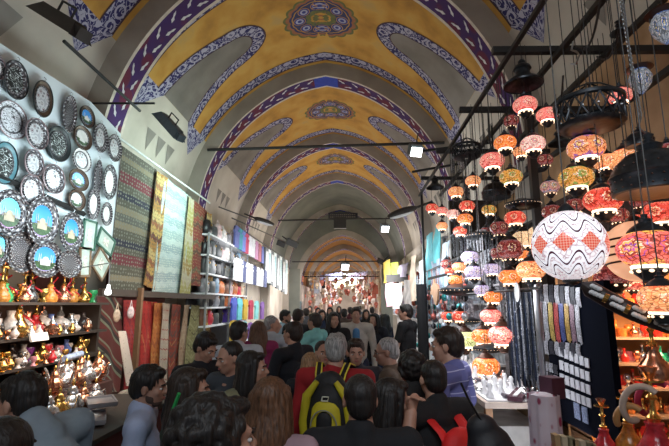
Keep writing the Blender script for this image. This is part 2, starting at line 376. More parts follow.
# board of the plate stall, leaning fascia
o = empty('display_board', (wx-.04, 5, 2), 'white wall board behind the hanging plates', 'display board')
def loc(mb, o): mb.v = [tuple(Vector(v)-o.location) for v in mb.v]; return mb
pts = [AX(-60, 5, wx-.03), AX(0, 43, wx-.03), AX(91, 102, wx-.03), AX(121, 134, wx-.03), AX(119, 200, wx-.03), AX(108, 262, wx-.03), AX(-60, 262, wx-.03)]
loc(MB().plate(pts, (-.04, 0, 0)), o).build('panel', M_board, o, False)
a, b = LW(-10, 172, wx+.02), LW(84, 214, wx+.02)
loc(MB().tube([a, b], .035, 4), o).build('cross_rail', M_iron, o, False)
mb = MB(); mb.box((-4.0, 3.0, 4.02), (.65, 7.0, .5)); mb.box((-3.74, 3.0, 3.78), (.12, 7.0, .06)); struct(mb, 'wall_left_fascia', M_cream, False)
# plates
def m_plate(kind):
    k = N('plate_'+kind); q, u, v = k.uv()
    a = k.M('MULTIPLY', u, 2*PI)
    if kind == 'silver': 
        f = k.M('MULTIPLY', k.M('SINE', k.M('MULTIPLY', v, 40.0)), k.M('SINE', k.M('MULTIPLY', u, 2*PI*10)))
        return k.out(k.ramp(f, [(.3, (.10, .09, .10)), (.5, (.30, .30, .32)), (.75, (.52, .51, .54))]), .32, .55, bump=f, bs=.6)
    if kind == 'studs':
        f = k.M('SINE', k.M('MULTIPLY', u, 2*PI*26)); return k.out(k.ramp(f, [(.3, (.12, .10, .11)), (.6, (.55, .53, .54))]), .35, .6, bump=f, bs=.8)
    if kind == 'call':   # looping strokes on black
        o_, x, y, z = k.obj(); n_ = k.noise(k.xyz(x, y, k.M('MULTIPLY', z, 1.8)), 8, 2)
        f = k.M('ABSOLUTE', k.M('SINE', k.M('MULTIPLY', n_, 20.0))); return k.out(k.mix(k.M('LESS_THAN', f, .24), (.012, .016, .017), (.62, .68, .68)), .3)
    if kind == 'callw':
        o_, x, y, z = k.obj(); n_ = k.noise(k.xyz(x, y, k.M('MULTIPLY', z, 1.8)), 9, 2)
        f = k.M('ABSOLUTE', k.M('SINE', k.M('MULTIPLY', n_, 26.0))); return k.out(k.mix(k.M('LESS_THAN', f, .35), (.68, .68, .72), (.04, .04, .05)), .35)
    if kind == 'floral':
        o_ = k.obj()[0]; f = k.vor(o_, 14, rnd=.6); return k.out(k.ramp(f, [(0, (.18, .09, .11)), (.18, (.55, .52, .54)), (.3, (.2, .19, .21)), (.36, (.6, .6, .62)), (.6, (.42, .42, .46))], True), .35, .3)
    if kind == 'sky': 
        o_, x, y, z = k.obj(); return k.out(k.ramp(k.M('ADD', k.M('MULTIPLY', z, 2.6), .5), [(.1, (.45, .3, .6)), (.45, (.10, .36, .80)), (.9, (.02, .22, .66))]), .25)
    if kind == 'sky2':
        o_, x, y, z = k.obj(); return k.out(k.ramp(k.M('ADD', k.M('MULTIPLY', z, 2.6), .5), [(.3, (.5, .22, .55)), (.6, (.10, .55, .72)), (.9, (.03, .40, .62))]), .25)
    if kind == 'green': return k.out(k.ramp(k.noise(k.obj()[0], 40), [(.35, (.012, .03, .012)), (.65, (.06, .13, .05))]), .5)
PM = {n: m_plate(n) for n in ('silver', 'studs', 'call', 'callw', 'floral', 'sky', 'sky2', 'green')}
PM['black'] = flat('plate_black', (.025, .03, .032), .35); PM['bronze'] = flat('plate_bronze', (.11, .07, .05), .4, .5); PM['white'] = flat('plate_white', (.66, .64, .62), .4); PM['stone'] = flat('mosque_stone', (.42, .36, .26), .6); PM['teal'] = flat('plate_teal', (.08, .2, .24), .35); PM['rose'] = flat('plate_rose', (.36, .26, .27), .4, .4); PM['yel'] = flat('plate_yellow', (.6, .5, .12), .5)
def plate(px, py, rx, ry, rim, cen, label, edge=None, x=wx, mosque=0, tiltz=0, name='decorative_plate', cat='plate', studs=0):
    c = AX(px, py, x); dy = (AX(px+rx, py, x).y-AX(px-rx, py, x).y)/2; dz = (AX(px, py-ry, x).z-AX(px, py+ry, x).z)/2
    R = (dy+dz)/2 if rx > .55*ry and False else None
    o = empty(name, c, label, cat, 'decorative plates on the stall wall'); sy = dy; sz = dz
    Mx = Matrix(((0, 0, 1), (sy, 0, 0), (0, sz, 0)))       # disc u,v -> y,z ; axis -> +x
    Mx = Matrix.Rotation(tiltz, 3, 'X')@Mx
    def disc(prof, name, m, seg=40): MB().lathe(prof, seg, (0, 0, 0), 0, Mx).build(name, m, o)
    disc([(.0, -.02), (.62, -.02), (1.0, .008), (1.0, .016), (.97, .020), (.95, .012), (.70, .0)], 'rim', PM[rim])
    disc([(.955, .014), (.975, .026), (1.0, .024), (1.01, .012)], 'edge', PM[edge or rim])
    disc([(.0, .004), (.35, .005), (.66, .004)], 'centre', PM[cen])
    disc([(.64, .004), (.68, .014), (.72, .012), (.73, .0)], 'bead_ring', PM['silver' if rim != 'silver' else 'studs'])
    if studs:
        mb = MB()
        for i in range(28): a = 2*PI*i/28; mb.ball(Mx@Vector((.985*math.cos(a), .985*math.sin(a), .024)), (.008, .010, .010), None, 6, 4)
        mb.build('beads', PM['rose'], o)
    if mosque:
        s_ = mosque; mb = MB(); g = lambda u, v: tuple(Mx@Vector((u, v, .007)))
        mb.add([g(.60*math.cos(PI+PI*i/16)*1.0, -.14+.46*math.sin(PI+PI*i/16)) for i in range(17)], [tuple(range(17))]); mb.build('trees', PM['green'], o, False)
        mb = MB(); g = lambda u, v, w=.010: tuple(Mx@Vector((u, v, w)))
        mb.add([g(-.3, -.34), g(.3, -.34), g(.3, -.10), g(-.3, -.10)], [(0, 1, 2, 3)]); mb.add([g(.20*math.cos(PI*i/12), -.10+.22*math.sin(PI*i/12)) for i in range(13)], [tuple(range(13))])
        for cx_ in (-.26, .26): mb.add([g(cx_+.09*math.cos(PI*i/8), -.12+.10*math.sin(PI*i/8)) for i in range(9)], [tuple(range(9))])
        for cx_ in (-.40, -.30, .30, .42): mb.add([g(cx_-.015, -.2), g(cx_+.015, -.2), g(cx_+.012, .2), g(cx_, .28), g(cx_-.012, .2)], [(0, 1, 2, 3, 4)])
        mb.build('mosque', PM['stone'] if s_ == 1 else PM['white'], o, False)
    mb = MB(); mb.tube([(.0, 0, dz*.98), (.02, .005, dz+.03), (-.0, -.003, dz+.055), (.01, -.02, dz+.04)], .003, 5); mb.build('wire_hanger', M_steel, o)
    return o
PL = [(15, 80, 13.5, 20, 'silver', 'call', 'black oval plate with white looping script under the top edge of the board, farthest left', 'black', 0),
 (42, 99, 10.5, 19, 'bronze', 'floral', 'olive-green centred dark plate, second along the top edge of the board', 'black', 0),
 (69, 114, 7, 19.5, 'studs', 'silver', 'narrow dark oval plate with studded edge left of the small blue picture plate', None, 0),
 (86.5, 117, 8, 11, 'bronze', 'sky', 'small round blue picture plate with bronze rim near the top of the board', 'black', 2),
 (11, 120, 17, 19, 'callw', 'callw', 'big white plate with black script and a scalloped ring', 'rose', 0),
 (36, 134, 12, 16, 'silver', 'floral', 'silver flower plate between the big white script plate and the black oval', 'rose', 0),
 (58, 144, 12.5, 18, 'black', 'call', 'black oval plate with slanting silver script above the grey ringed plate', 'black', 0),
 (82, 138, 9.5, 12, 'bronze', 'white', 'bronze-rimmed plate with a white centre', None, 2),
 (100, 138, 7, 15, 'studs', 'floral', 'dark oval studded plate next to the end of the board', None, 0),
 (114, 148, 7, 14, 'studs', 'floral', 'last oval studded plate at the right end of the board', None, 0),
 (4, 163, 13.5, 22, 'teal', 'call', 'large blue-black oval plate with white script at the left picture edge', 'black', 0),
 (33, 163, 10, 14, 'silver', 'floral', 'small silver plate with three round flowers', 'rose', 0),
 (53, 179, 11.5, 15, 'silver', 'callw', 'grey plate with rows of script inside silver rings', 'rose', 0),
 (81, 160, 9.5, 12, 'white', 'floral', 'small white floral plate below the bronze-rimmed white plate', 'studs', 0),
 (78, 180, 10, 11, 'bronze', 'sky', 'small blue plate with a white mosque picture', 'bronze', 2),
 (31, 190, 12, 16, 'silver', 'floral', 'silver plate with a white star flower on the dark rail', 'rose', 0),
 (76, 200, 8.5, 11, 'bronze', 'white', 'small pale plate with a dark rim under the small blue mosque plate', None, 2),
 (9, 213, 18, 24, 'silver', 'sky2', 'large picture plate with turquoise and violet sky over a mosque', 'studs', 1),
 (42, 221, 16.5, 25, 'silver', 'sky', 'large picture plate with deep blue sky and mosque, middle of three', 'studs', 1),
 (71, 232, 11.5, 20, 'silver', 'sky', 'narrow oval picture plate with blue sky beside the green frames', 'studs', 1),
 (21, 252, 16, 21, 'silver', 'silver', 'plain silver plate between two picture plates, lower left', 'studs', 0),
 (45, 259, 17, 19, 'silver', 'sky', 'low blue picture plate with a pale tall mosque, bottom of the board', 'studs', 2),
 (69, 264, 12, 14, 'silver', 'silver', 'plain silver plate left of the hanging bulb arm', 'studs', 0),
 (-1, 248, 9, 19, 'silver', 'sky2', 'violet picture plate cut by the left picture edge', 'studs', 1),
 (93, 204, 6, 16, 'studs', 'white', 'slim pale oval plate with studded edge above the green frame', None, 0),
 (106, 214, 5.5, 12, 'studs', 'white', 'smaller slim oval plate right above the tilted green frame', None, 0),
 (97, 178, 3.5, 19, 'silver', 'silver', 'very narrow silver oval plate seen nearly edge-on', 'studs', 0),
 (109, 182, 7, 18, 'silver', 'white', 'translucent pale oval plate beside the striped kilim', 'silver', 0),
 (-3, 68, 7, 12, 'silver', 'white', 'pale plate cut off at the upper left picture edge', 'rose', 0)]
for i, (px, py, rx, ry, rim, cen, lab, ed, mo) in enumerate(PL): plate(px, py, rx, ry, rim, cen, lab, ed, wx+.03+(.05 if i in (17, 18, 19, 22, 5, 14) else 0)+(.025 if i % 2 else 0), mo, 0)
# picture frames
def frame(px, py, w_, h_, rot, m, lab, x=wx+.05):
    c = AX(px, py, x); o = empty('picture_frame', c, lab, 'picture frame'); s_ = c.y/(FPX)*1.0
    W = (AX(px+w_/2, py, x).y-AX(px-w_/2, py, x).y); H_ = h_*s_*1.12; Mx = Matrix.Rotation(rot, 3, 'X'); t = .028
    mb = MB()
    for dy, dz, a, b in ((0, H_/2, W+t, t), (0, -H_/2, W+t, t), (W/2, 0, t, H_), (-W/2, 0, t, H_)): mb.box(Mx@Vector((0, dy, dz)), (.025, a, b), 0, (rot, 0, 0))
    mb.build('frame', m, o, False); mb = MB(); mb.box((-.004, 0, 0), (.008, W-.02, H_-.02), 0, (rot, 0, 0)); mb.build('mat_board', flat('mat_board', (.45, .52, .46), .8), o, False)
    mb = MB(); mb.box(Mx@Vector((.002, 0, 0)), (.008, W*.35, H_*.45), 0, (rot, 0, 0)); mb.build('picture', flat('faded_print', (.62, .6, .52), .8, var=.4, scale=30), o, False)
GF = flat('green_frame', (.05, .14, .10), .4); BF = flat('brown_frame', (.20, .13, .08), .5)
frame(89.5, 235, 12, 26, 0, GF, 'upright green picture frame below the slim oval plates'); frame(106, 242, 16, 15, -.35, GF, 'tilted wide green picture frame beside the kilim')
frame(85, 262, 10, 25, .1, BF, 'narrow grey-brown frame under the upright green frame'); frame(101, 264, 14, 20, -.6, BF, 'brown frame hanging aslant next to the kilim')
# bulb on an arm
c = AX(108, 292, -3.0); o = empty('hanging_bulb_lamp', c, 'white bulb lamp hanging from a chrome arm below the frames', 'lamp')
MB().lathe([(0, -.04), (.03, -.035), (.042, -.01), (.035, .02), (.02, .05), (.018, .09), (0, .09)], 16).build('bulb', flat('milk_glass', (.8, .85, .85), .3, es=2.2), o)
a = AX(80, 268, -3.3)-c; b = AX(110, 263, -3.0)-c
MB().tube([a, b, Vector((0, 0, .15)), Vector((0, 0, .07))], .008, 6).build('arm', M_steel, o)
# carpets: cloth hung from a rail, thickness and folds
def cloth(name, lab, cat, TL, TR, BR, BL, mat, x=wx, wave=.02, nw=3, th=.012, group=None, fringe=None, nu=24, nv=20):
    """four picture corners on the shop front; real hanging cloth"""
    P4 = [AX(*q, x) for q in (TL, TR, BR, BL)]; mb = MB(); cen = (P4[0]+P4[1]+P4[2]+P4[3])/4
    def f(u, v):
        p = P4[3]*(1-u)*(1-v)+P4[2]*u*(1-v)+P4[0]*(1-u)*v+P4[1]*u*v
        k = wave*math.sin(u*PI*2*nw+1.3*math.sin(v*3)+px0)*(1-.6*v)+wave*.3*math.sin(v*9+u*4)
        return p+Vector((k, 0, 0))-cen
    px0 = TL[0]
    mb.grid(f, nu, nv); n0 = len(mb.v); mb.grid(lambda u, v: f(u, v)+Vector((-th, 0, 0)), nu, nv)
    def edge(a, b): mb.grid(lambda s_, t: f(a[0]+(b[0]-a[0])*s_, a[1]+(b[1]-a[1])*s_)+Vector((-th*t, 0, 0)), 20, 1)
    edge((0, 0), (1, 0)); edge((1, 0), (1, 1)); edge((1, 1), (0, 1)); edge((0, 1), (0, 0))
    o = mb.build(name, mat); o.location = cen
    if fringe:
        fb = MB()
        for i in range(36):
            p = f((i+.5)/36, 0); fb.tube([p, p+Vector((random.uniform(-.01, .01), random.uniform(-.01, .01), -.06))], .004, 4)
        fb.build('fringe', fringe, o)
    return tag(o, lab, cat, group)
B_ = (.018, .02, .04); OL = (.085, .08, .055); RD = (.15, .02, .03); TN = (.22, .18, .115)
kil = m_rug('kilim_weave', [(0, OL), (.06, TN), (.10, OL), (.17, RD), (.25, OL), (.30, B_), (.35, OL), (.42, TN), (.47, (.1, .1, .08)), (.53, TN), (.58, OL), (.63, B_), (.68, OL), (.75, RD), (.83, OL), (.9, TN), (.94, (.10, .09, .07))], .012, 14, 1.0, (.20, .20, .16), 16)
cloth('kilim', 'olive kilim with red and navy patterned stripes hanging beside the plates', 'carpet', (123, 146), (157, 170), (144, 291), (109, 289), kil, wave=.012, nw=1, fringe=flat('wool_fringe', (.4, .35, .28), .9))
gold = m_rug('gold_brocade', [(0, (.35, .17, .04)), (.25, (.12, .03, .02)), (.4, (.45, .28, .08)), (.6, (.28, .10, .04)), (.75, (.5, .36, .14))], .25, 3, 3.0, (.12, .10, .05), 14)
cloth('brocade_cloth', 'gold and rust brocade hanging right of the kilim', 'cloth', (157, 171), (168, 178), (155, 290), (144, 285), gold, x=wx+.05, nw=2)
silk = m_rug('silver_silk', [(0, (.30, .40, .40)), (.3, (.40, .50, .50)), (.5, (.25, .34, .36)), (.8, (.46, .55, .52))], .15, 4, 4.0, (.55, .62, .55), 22, rough=.5)
cloth('silk_carpet', 'pale silvery turquoise silk carpet in the middle of the hanging row', 'carpet', (163, 175), (191, 197), (182, 293), (152, 296), silk, x=wx+.03, nw=2)
yel = m_rug('yellow_silk', [(0, (.34, .30, .10)), (.4, (.42, .36, .26)), (.7, (.32, .20, .06))], .5, 2, 2.5, (.5, .46, .3), 10)
cloth('yellow_hanging', 'yellow and cream patterned cloth left of the dark red carpet', 'cloth', (189, 196), (194, 200), (190, 296), (179, 294), yel, x=wx+.06, nw=1)
redc = m_rug('dark_red_carpet', [(0, (.20, .03, .02)), (.2, (.10, .05, .03)), (.35, (.26, .05, .03)), (.55, (.12, .10, .05)), (.7, (.22, .03, .02))], .3, 3, 3.0, (.30, .16, .07), 12)
cloth('red_carpet', 'dark red patterned carpet at the end of the hanging row', 'carpet', (193, 199), (207, 211), (206, 287), (189, 285), redc, nw=1)
mb = MB(); mb.tube([AX(118, 137, wx+.02), AX(210, 203, wx+.02)], .02, 8); mb.tube([AX(118, 137, wx-.2), AX(210, 203, wx-.2)], .015, 8)
tag(mb.build('carpet_rail', flat('white_rail', (.6, .62, .6), .4)), 'pale rail along the top of the hanging carpets', 'rail')
# textile shop below the carpets
def post(name, lab, a, b, r, m, seg=4, cat='post'): 
    return tag(MB().tube([a, b], r, seg).build(name, m, None, False), lab, cat)
q = AX(140, 300, -3.3); post('door_post', 'brown wooden post of the carpet shop', (-3.3, q.y, 0), (-3.3, q.y, 2.25), .05, M_wood)
mb = MB(); a = AX(106, 296, -3.32); b = AX(214, 303, -3.32); mb.box((-3.35, (a.y+b.y)/2, 2.16), (.06, b.y-a.y+.2, .10)); tag(mb.build('lintel_board', M_dark, None, False), 'dark lintel board under the hanging carpets', 'board')
mb = MB(); mb.box((-4.2, 7.9, 1.5), (.1, 4.2, 3.0)); struct(mb, 'wall_shop_back', flat('shop_back_dark', (.10, .03, .025), .9), False)
def rug_m(n, c1, c2, c3, fr=3, z=.4, b=3.0): return m_rug(n, [(0, c1), (.3, c2), (.4, c1), (.7, c3), (.85, c1)], z, fr, b, c3, 9)
RG = [((143, 301), (156, 302), (153, 400), (139, 400), rug_m('scarlet_kilim', (.42, .02, .015), (.5, .12, .05), (.30, .015, .01), 2, .8, 2), 'scarlet kilim with a large pale zigzag', 'carpet'),
 ((155, 303), (162, 303), (158, 396), (150, 396), rug_m('orange_cloth', (.45, .14, .03), (.5, .22, .06), (.3, .08, .02)), 'plain orange cloth between the scarlet kilim and the beaded cloth', 'cloth'),
 ((163, 303), (170, 304), (167, 392), (157, 392), rug_m('beaded_cloth', (.42, .34, .28), (.30, .03, .03), (.45, .38, .3), 6, .3, 9), 'white and red beaded cloth hanging in a narrow strip', 'cloth'),
 ((172, 304), (181, 305), (178, 388), (167, 388), rug_m('rust_runner', (.26, .04, .02), (.36, .14, .06), (.12, .05, .04), 2, .7, 4), 'rust red runner with dark diamonds', 'carpet'),
 ((184, 305), (190, 305), (182, 384), (176, 384), rug_m('beige_runner', (.36, .24, .16), (.30, .16, .1), (.42, .3, .2)), 'plain beige-pink runner hanging left of the olive-yellow kilim', 'carpet'),
 ((192, 305), (206, 306), (202, 378), (184, 378), rug_m('olive_kilim', (.22, .20, .08), (.10, .08, .03), (.30, .27, .13), 2, .9, 5), 'olive-yellow kilim with dark diamonds beside the bag shelves', 'carpet'),
 ((97, 296), (122, 298), (121, 392), (96, 392), m_rug('striped_suzani', [(0, (.16, .03, .025)), (.5, (.22, .25, .17)), (.62, (.05, .03, .03)), (.75, (.2, .05, .03)), (.9, (.3, .3, .22))], 1.0, 1, 3.5) if False else m_rug('striped_suzani2', [(0, (.14, .025, .02)), (.55, (.20, .22, .15)), (.65, (.04, .025, .025)), (.8, (.17, .04, .03)), (.92, (.24, .24, .17))], 2.2, .5, 3.2), 'dark red cloth with diagonal green stripes left of the price board', 'cloth'),
 ((124, 300), (139, 300), (138, 390), (126, 390), rug_m('crimson_hanging', (.34, .02, .02), (.30, .05, .08), (.2, .01, .02), 2, .6, 2), 'crimson cloth behind the brown post', 'cloth')]
for i, (a, b, c, d, m, lab, cat) in enumerate(RG): cloth('hanging_textile', lab, cat, a, b, c, d, m, x=-3.62+.05*(i % 3), wave=.03, nw=1.5, group='textiles hanging in the carpet shop')
cloth('patterned_bolt', 'green and gold patterned cloth hanging at the corner of the bag shelves', 'cloth', (207, 212), (212, 214), (211, 345), (204, 345), gold, x=wx+.05, nw=1, wave=.04)
c = AX(127, 350, -2.95); o = MB().plate([AX(119, 331, -2.95)-c, AX(126, 331, -2.95)-c, AX(136, 386, -2.95)-c, AX(127, 386, -2.95)-c], (-.012, 0, 0)).build('price_board', (lambda k: k.out(k.mix(k.M('LESS_THAN', k.vor(k.obj()[0], 26, rnd=1), .16), (.72, .62, .54), (.35, .2, .15)), .8))(N('scribbled_card')), None, False); o.location = c
tag(o, 'tall cream cardboard sign leaning in front of the red textiles', 'sign')
for i, (px, py, cc, lab) in enumerate(((131, 309, (.7, .55, .55), 'white and pink cloth bag hanging by the brown post'), (117, 312, (.5, .36, .26), 'tan hanging bag above the cream cardboard sign'))):
    c = AX(px, py, -3.2); o = empty('cloth_bag', c, lab, 'bag'); g = MB(); g.ball((0, 0, -.05), (.04, .07, .09)); g.build('bag_body', flat('bag_cloth_%d' % i, cc, .8, var=.3, scale=30), o); MB().tube([(0, -.04, .02), (0, 0, .12), (0, .04, .02)], .006, 5).build('handle', flat('bag_cloth_%d' % i, cc, .8, var=.3, scale=30), o)
# ---------------------------------------------------------------- hookah stall shelves
o = empty('stall_shelf', (-3.75, 5.0, 0), 'dark wooden shelf unit carrying hookahs and vases under the plates', 'shelf')
mb = MB(); mb.box((-.28, -.3, 1.05), (.04, 3.0, 2.1)); mb.build('back_panel', flat('shelf_back', (.09, .04, .025), .7), o, False)
SHZ = (2.02, 1.66, 1.36, 1.05)
for z in SHZ: mb = MB(); mb.box((.06, -.3, z-.015), (.67, 3.0, .03)); mb.build('shelf_board', M_dark, o, False)
for y_ in (-1.8, 1.2): mb = MB(); mb.box((0, y_, 1.0), (.55, .05, 2.0)); mb.build('side_panel', M_dark, o, False)
GL = lambda n, c, r=.12, m=0: flat(n, c, r, m, var=.35, scale=40)
GC = {'green': GL('green_glazed', (.05, .35, .12)), 'gold': GL('polished_brass', (.75, .45, .13), .2, .9), 'red': GL('red_enamel', (.5, .03, .04)), 'white': GL('painted_porcelain', (.62, .55, .52), .25), 'silver': GL('tinned_silver', (.62, .60, .60), .2, .8), 'black': GL('black_enamel', (.04, .03, .03)), 'copper': GL('copper', (.65, .30, .18), .22, .9), 'blue': GL('blue_enamel', (.10, .15, .4)), 'amber': GL('amber_glass', (.55, .22, .04)), 'purple': GL('purple_enamel', (.22, .05, .25)), 'yellow': GL('yellow_enamel', (.65, .5, .05)), 'pink': GL('pink_enamel', (.6, .25, .3)), 'turq': GL('turquoise_enamel', (.15, .5, .5))}
def hookah(c, s_, col, lab, grp, hose=True):
    o = empty('hookah', c, lab, 'hookah', grp, random.uniform(0, 3), s_)
    MB().lathe([(0, 0), (.07, 0), (.085, .03), (.08, .07), (.045, .12), (.028, .16), (.035, .18), (.03, .185), (0, .185)], 18).build('vase', GC[col], o)
    MB().lathe([(.02, .185), (.028, .20), (.012, .215), (.010, .26), (.024, .275), (.010, .29), (.010, .33), (.05, .335), (.052, .342), (.012, .345), (0, .345)], 14).build('stem', GC['gold'], o)
    bw = MB().lathe([(.012, .345), (.02, .36), (.034, .385), (.034, .39), (0, .38)], 14).build('bowl', GC['copper'], o)
    if hose: MB().tube([(.03*math.cos(t*1.0)+.03+.05*t/6, .07*math.sin(t), .27-.035*t+.0*t) for t in [q*.5 for q in range(12)]], .009, 6).build('hose', GC['red' if col != 'red' else 'copper'], o)
def vase(c, s_, col, lab, grp, kind=0):
    o = empty('vase', c, lab, 'vase', grp, 0, s_)
    MB().lathe([[(0, 0), (.04, 0), (.03, .01), (.065, .05), (.07, .08), (.04, .12), (.022, .15), (.03, .19), (.026, .19), (0, .15)], [(0, 0), (.05, 0), (.035, .015), (.02, .05), (.05, .10), (.055, .13), (.05, .15), (.045, .15), (0, .10)], [(0, 0), (.05, .0), (.10, .05), (.11, .09), (.07, .13), (.03, .15), (.035, .16), (0, .16)]][kind], 18).build('vessel', GC[col], o)
    if kind == 2: MB().lathe([(.034, .16), (.045, .165), (.03, .20), (.01, .22), (.012, .24), (.004, .27), (0, .275)], 14).build('lid', GC['silver'], o)
cn = {'gold': 'brass', 'white': 'painted white', 'turq': 'turquoise'}
ordn = ['first', 'second', 'third', 'fourth', 'fifth', 'sixth', 'seventh', 'eighth', 'ninth', 'tenth', 'eleventh', 'twelfth', 'thirteenth', 'fourteenth', 'fifteenth', 'sixteenth']
def shelf_row(z, px0, px1, n, cols, row, mk, x=-3.62, smin=.8, smax=1.1, fr=''):
    for i in range(n):
        px = px0+(px1-px0)*i/(n-1); y = AX(px, 300, x).y; col = cols[i % len(cols)]; s_ = random.uniform(smin, smax)*1.22; kd = mk[i % len(mk)]
        lab = '%s %s, %s from the left%s on the %s of hookah stall' % (cn.get(col, col), 'hookah' if kd == 'h' else 'vase', ordn[i], fr, row)
        if kd == 'h': hookah((x+random.uniform(-.04, .06), y, z), s_, col, lab, 'hookahs on the stall shelves')
        else: vase((x+random.uniform(-.03, .06), y, z), s_, col, lab, 'vases on the stall shelves', int(kd))
shelf_row(SHZ[0], -6, 90, 16, ['amber', 'gold', 'green', 'gold', 'copper', 'white', 'black', 'gold', 'amber', 'red', 'copper', 'gold', 'amber'], 'top shelf', ['h', '0', 'h', '1'], smin=.7, smax=.95)
shelf_row(SHZ[1], -6, 92, 14, ['white', 'black', 'white', 'gold', 'white', 'copper', 'red', 'white', 'blue', 'white', 'silver'], 'second shelf', ['1', '0', '0', 'h', '2', '0', 'h', '2', '0', '2', '0'], smin=.95, smax=1.2)
shelf_row(SHZ[2], -6, 86, 16, ['gold', 'gold', 'gold', 'gold', 'black', 'silver', 'white', 'purple', 'gold', 'red', 'silver', 'pink', 'blue', 'white'], 'third shelf', ['0', '1', '0', '1'], smin=.7, smax=1.0)
shelf_row(SHZ[3], -6, 84, 15, ['red', 'silver', 'copper', 'gold', 'black', 'gold', 'silver', 'red', 'white', 'copper', 'silver', 'gold', 'purple'], 'lowest shelf', ['1', '0', '2', '1'], smin=.8, smax=1.1)
W_ = ' in front'
shelf_row(SHZ[1], 0, 88, 13, ['gold', 'copper', 'white', 'gold', 'silver', 'amber', 'white', 'copper', 'gold', 'silver', 'gold', 'white', 'copper'], 'second shelf', ['0', '1', '0', '2'], -3.40, .45, .65, W_)
shelf_row(SHZ[2], 0, 84, 15, ['gold', 'gold', 'copper', 'gold', 'white', 'silver', 'pink', 'gold', 'copper', 'red', 'white', 'silver', 'gold', 'white', 'copper'], 'third shelf', ['1', '0', '1', '0'], -3.40, .5, .65, W_)
shelf_row(SHZ[3], 0, 80, 13, ['copper', 'gold', 'silver', 'gold', 'red', 'copper', 'white', 'gold', 'silver', 'copper', 'gold', 'white', 'gold'], 'lowest shelf', ['0', '2', '1', '0'], -3.40, .5, .7, W_)
# white card and glass box on the shelf edge
c = AX(39, 337, -3.22); mb = MB(); mb.box((0, 0, 0), (.02, .26, .085), 0, (0, -.35, 0)); o = mb.build('price_card', flat('white_card', (.85, .8, .75), .7), None, False); o.location = c; tag(o, 'blank-looking white card leaning on the second shelf of the hookah stall', 'sign')
c = AX(73, 357, -3.2); mb = MB(); mb.tube([(0, -.16, 0), (0, .16, .02)], .035, 14); o = mb.build('cloth_roll', flat('pale_blue_roll', (.35, .42, .6), .6, var=.4, scale=30), None); o.location = c; tag(o, 'pale blue patterned roll at the right end of the stall shelves', 'cloth')
# teapot table
o = empty('stall_table', (-2.75, 4.55, 0), 'cloth-covered table full of metal teapots in front of the hookah shelves', 'table')
mb = MB(); mb.box((0, 0, .90), (1.36, 2.2, .04)); mb.build('table_top', M_dark, o, False)
mb = MB(); mb.box((0, 0, .45), (1.28, 2.1, .86)); mb.build('table_skirt', flat('maroon_skirt', (.10, .02, .02), .9), o, False)
mb = MB(); mb.box((-.4, .3, 1.0), (.45, 1.6, .16)); mb.build('riser', flat('dark_riser', (.08, .03, .025), .6), o, False)
def teapot(c, s_, col, lab, rz):
    o = empty('teapot', c, lab, 'teapot', 'metal teapots on the stall table', rz, s_)
    MB().lathe([(0, 0), (.045, 0), (.05, .01), (.035, .02), (.07, .05), (.078, .085), (.06, .12), (.035, .145), (.038, .155), (0, .155)], 18, lobes=0).build('pot', GC[col], o)
    ld = MB().lathe([(.038, .155), (.036, .165), (.02, .195), (.008, .205), (0, .206)], 12).build('lid', GC[col], o); MB().lathe([(0, .203), (.008, .205), (.013, .22), (.006, .245), (0, .25)], 10).build('knob', GC['gold'], ld)
    MB().tube([(.06, 0, .07), (.10, 0, .08), (.115, 0, .13), (.14, 0, .165)], [.018, .013, .009, .007], 8).build('spout', GC[col], o)
    MB().tube([(-.06, 0, .12), (-.11, 0, .135), (-.125, 0, .09), (-.10, 0, .05), (-.07, 0, .05)], .007, 6).build('handle', GC['silver'], o)
TP = [(68, 392), (77, 388), (87, 384), (97, 389), (106, 393), (63, 402), (73, 401), (84, 398), (94, 402), (104, 406), (112, 404), (70, 412), (82, 412), (93, 415), (60, 418), (104, 419)]
tc = ['silver', 'silver', 'copper', 'silver', 'gold', 'copper', 'silver', 'copper', 'silver', 'copper', 'silver', 'gold', 'silver', 'copper', 'silver', 'silver']
for i, (px, py) in enumerate(TP):
    row = 0 if i < 5 else 1 if i < 11 else 2; x = (-3.28, -3.06, -2.72)[row]; z = (1.08, 1.08, .92)[row]; y = AX(px, 300, x).y; y = min(5.6, y)
    teapot((x, y, z), random.uniform(1.15, 1.45), tc[i], '%s teapot with curved spout, %s from the left in the %s row of the table' % (tc[i] if tc[i] != 'gold' else 'brass', ordn[i-(0, 5, 11)[row]], ('back', 'middle', 'front')[row]), random.uniform(-2.4, -.4))
for i, (px, py, w_, rzz) in enumerate(((97, 427, .5, .5), (80, 436, .42, .45), (108, 440, .4, .6))):
    c = AX(px, py, -2.35); mb = MB(); mb.box((0, 0, 0), (w_*.6, w_, .02)); mb.box((w_*.3, 0, .015), (.015, w_, .03)); mb.box((-w_*.3, 0, .015), (.015, w_, .03)); mb.box((0, w_/2, .015), (w_*.6, .015, .03)); mb.box((0, -w_/2, .015), (w_*.6, .015, .03))
    o = mb.build('serving_tray', flat('pale_tray', (.42, .40, .42), .3, .5), None, False); o.location = (c.x-.1, c.y, .95+.05*i); o.rotation_euler = (0, 0, rzz); tag(o, ('pale rectangular tray on the near end of the teapot table', 'pale tray at the bottom of the picture beside the grey-blue shirt', 'pale tray nearest the light blue shirt')[i], 'tray')
c = AX(122, 398, -2.9); g = MB(); g.ball((0, 0, -.08), (.12, .25, .14)); g.tube([(0, -.25, .02), (0, 0, .06), (0, .25, .05)], .03, 8); o = g.build('sequinned_cloth', m_rug('sequin', [(0, (.30, .30, .22)), (.5, (.42, .40, .3))], .5, 4, 6, (.5, .2, .25), 30), None); o.location = c; tag(o, 'green-grey sequinned cloth bundle behind the blue-shirt man', 'cloth')
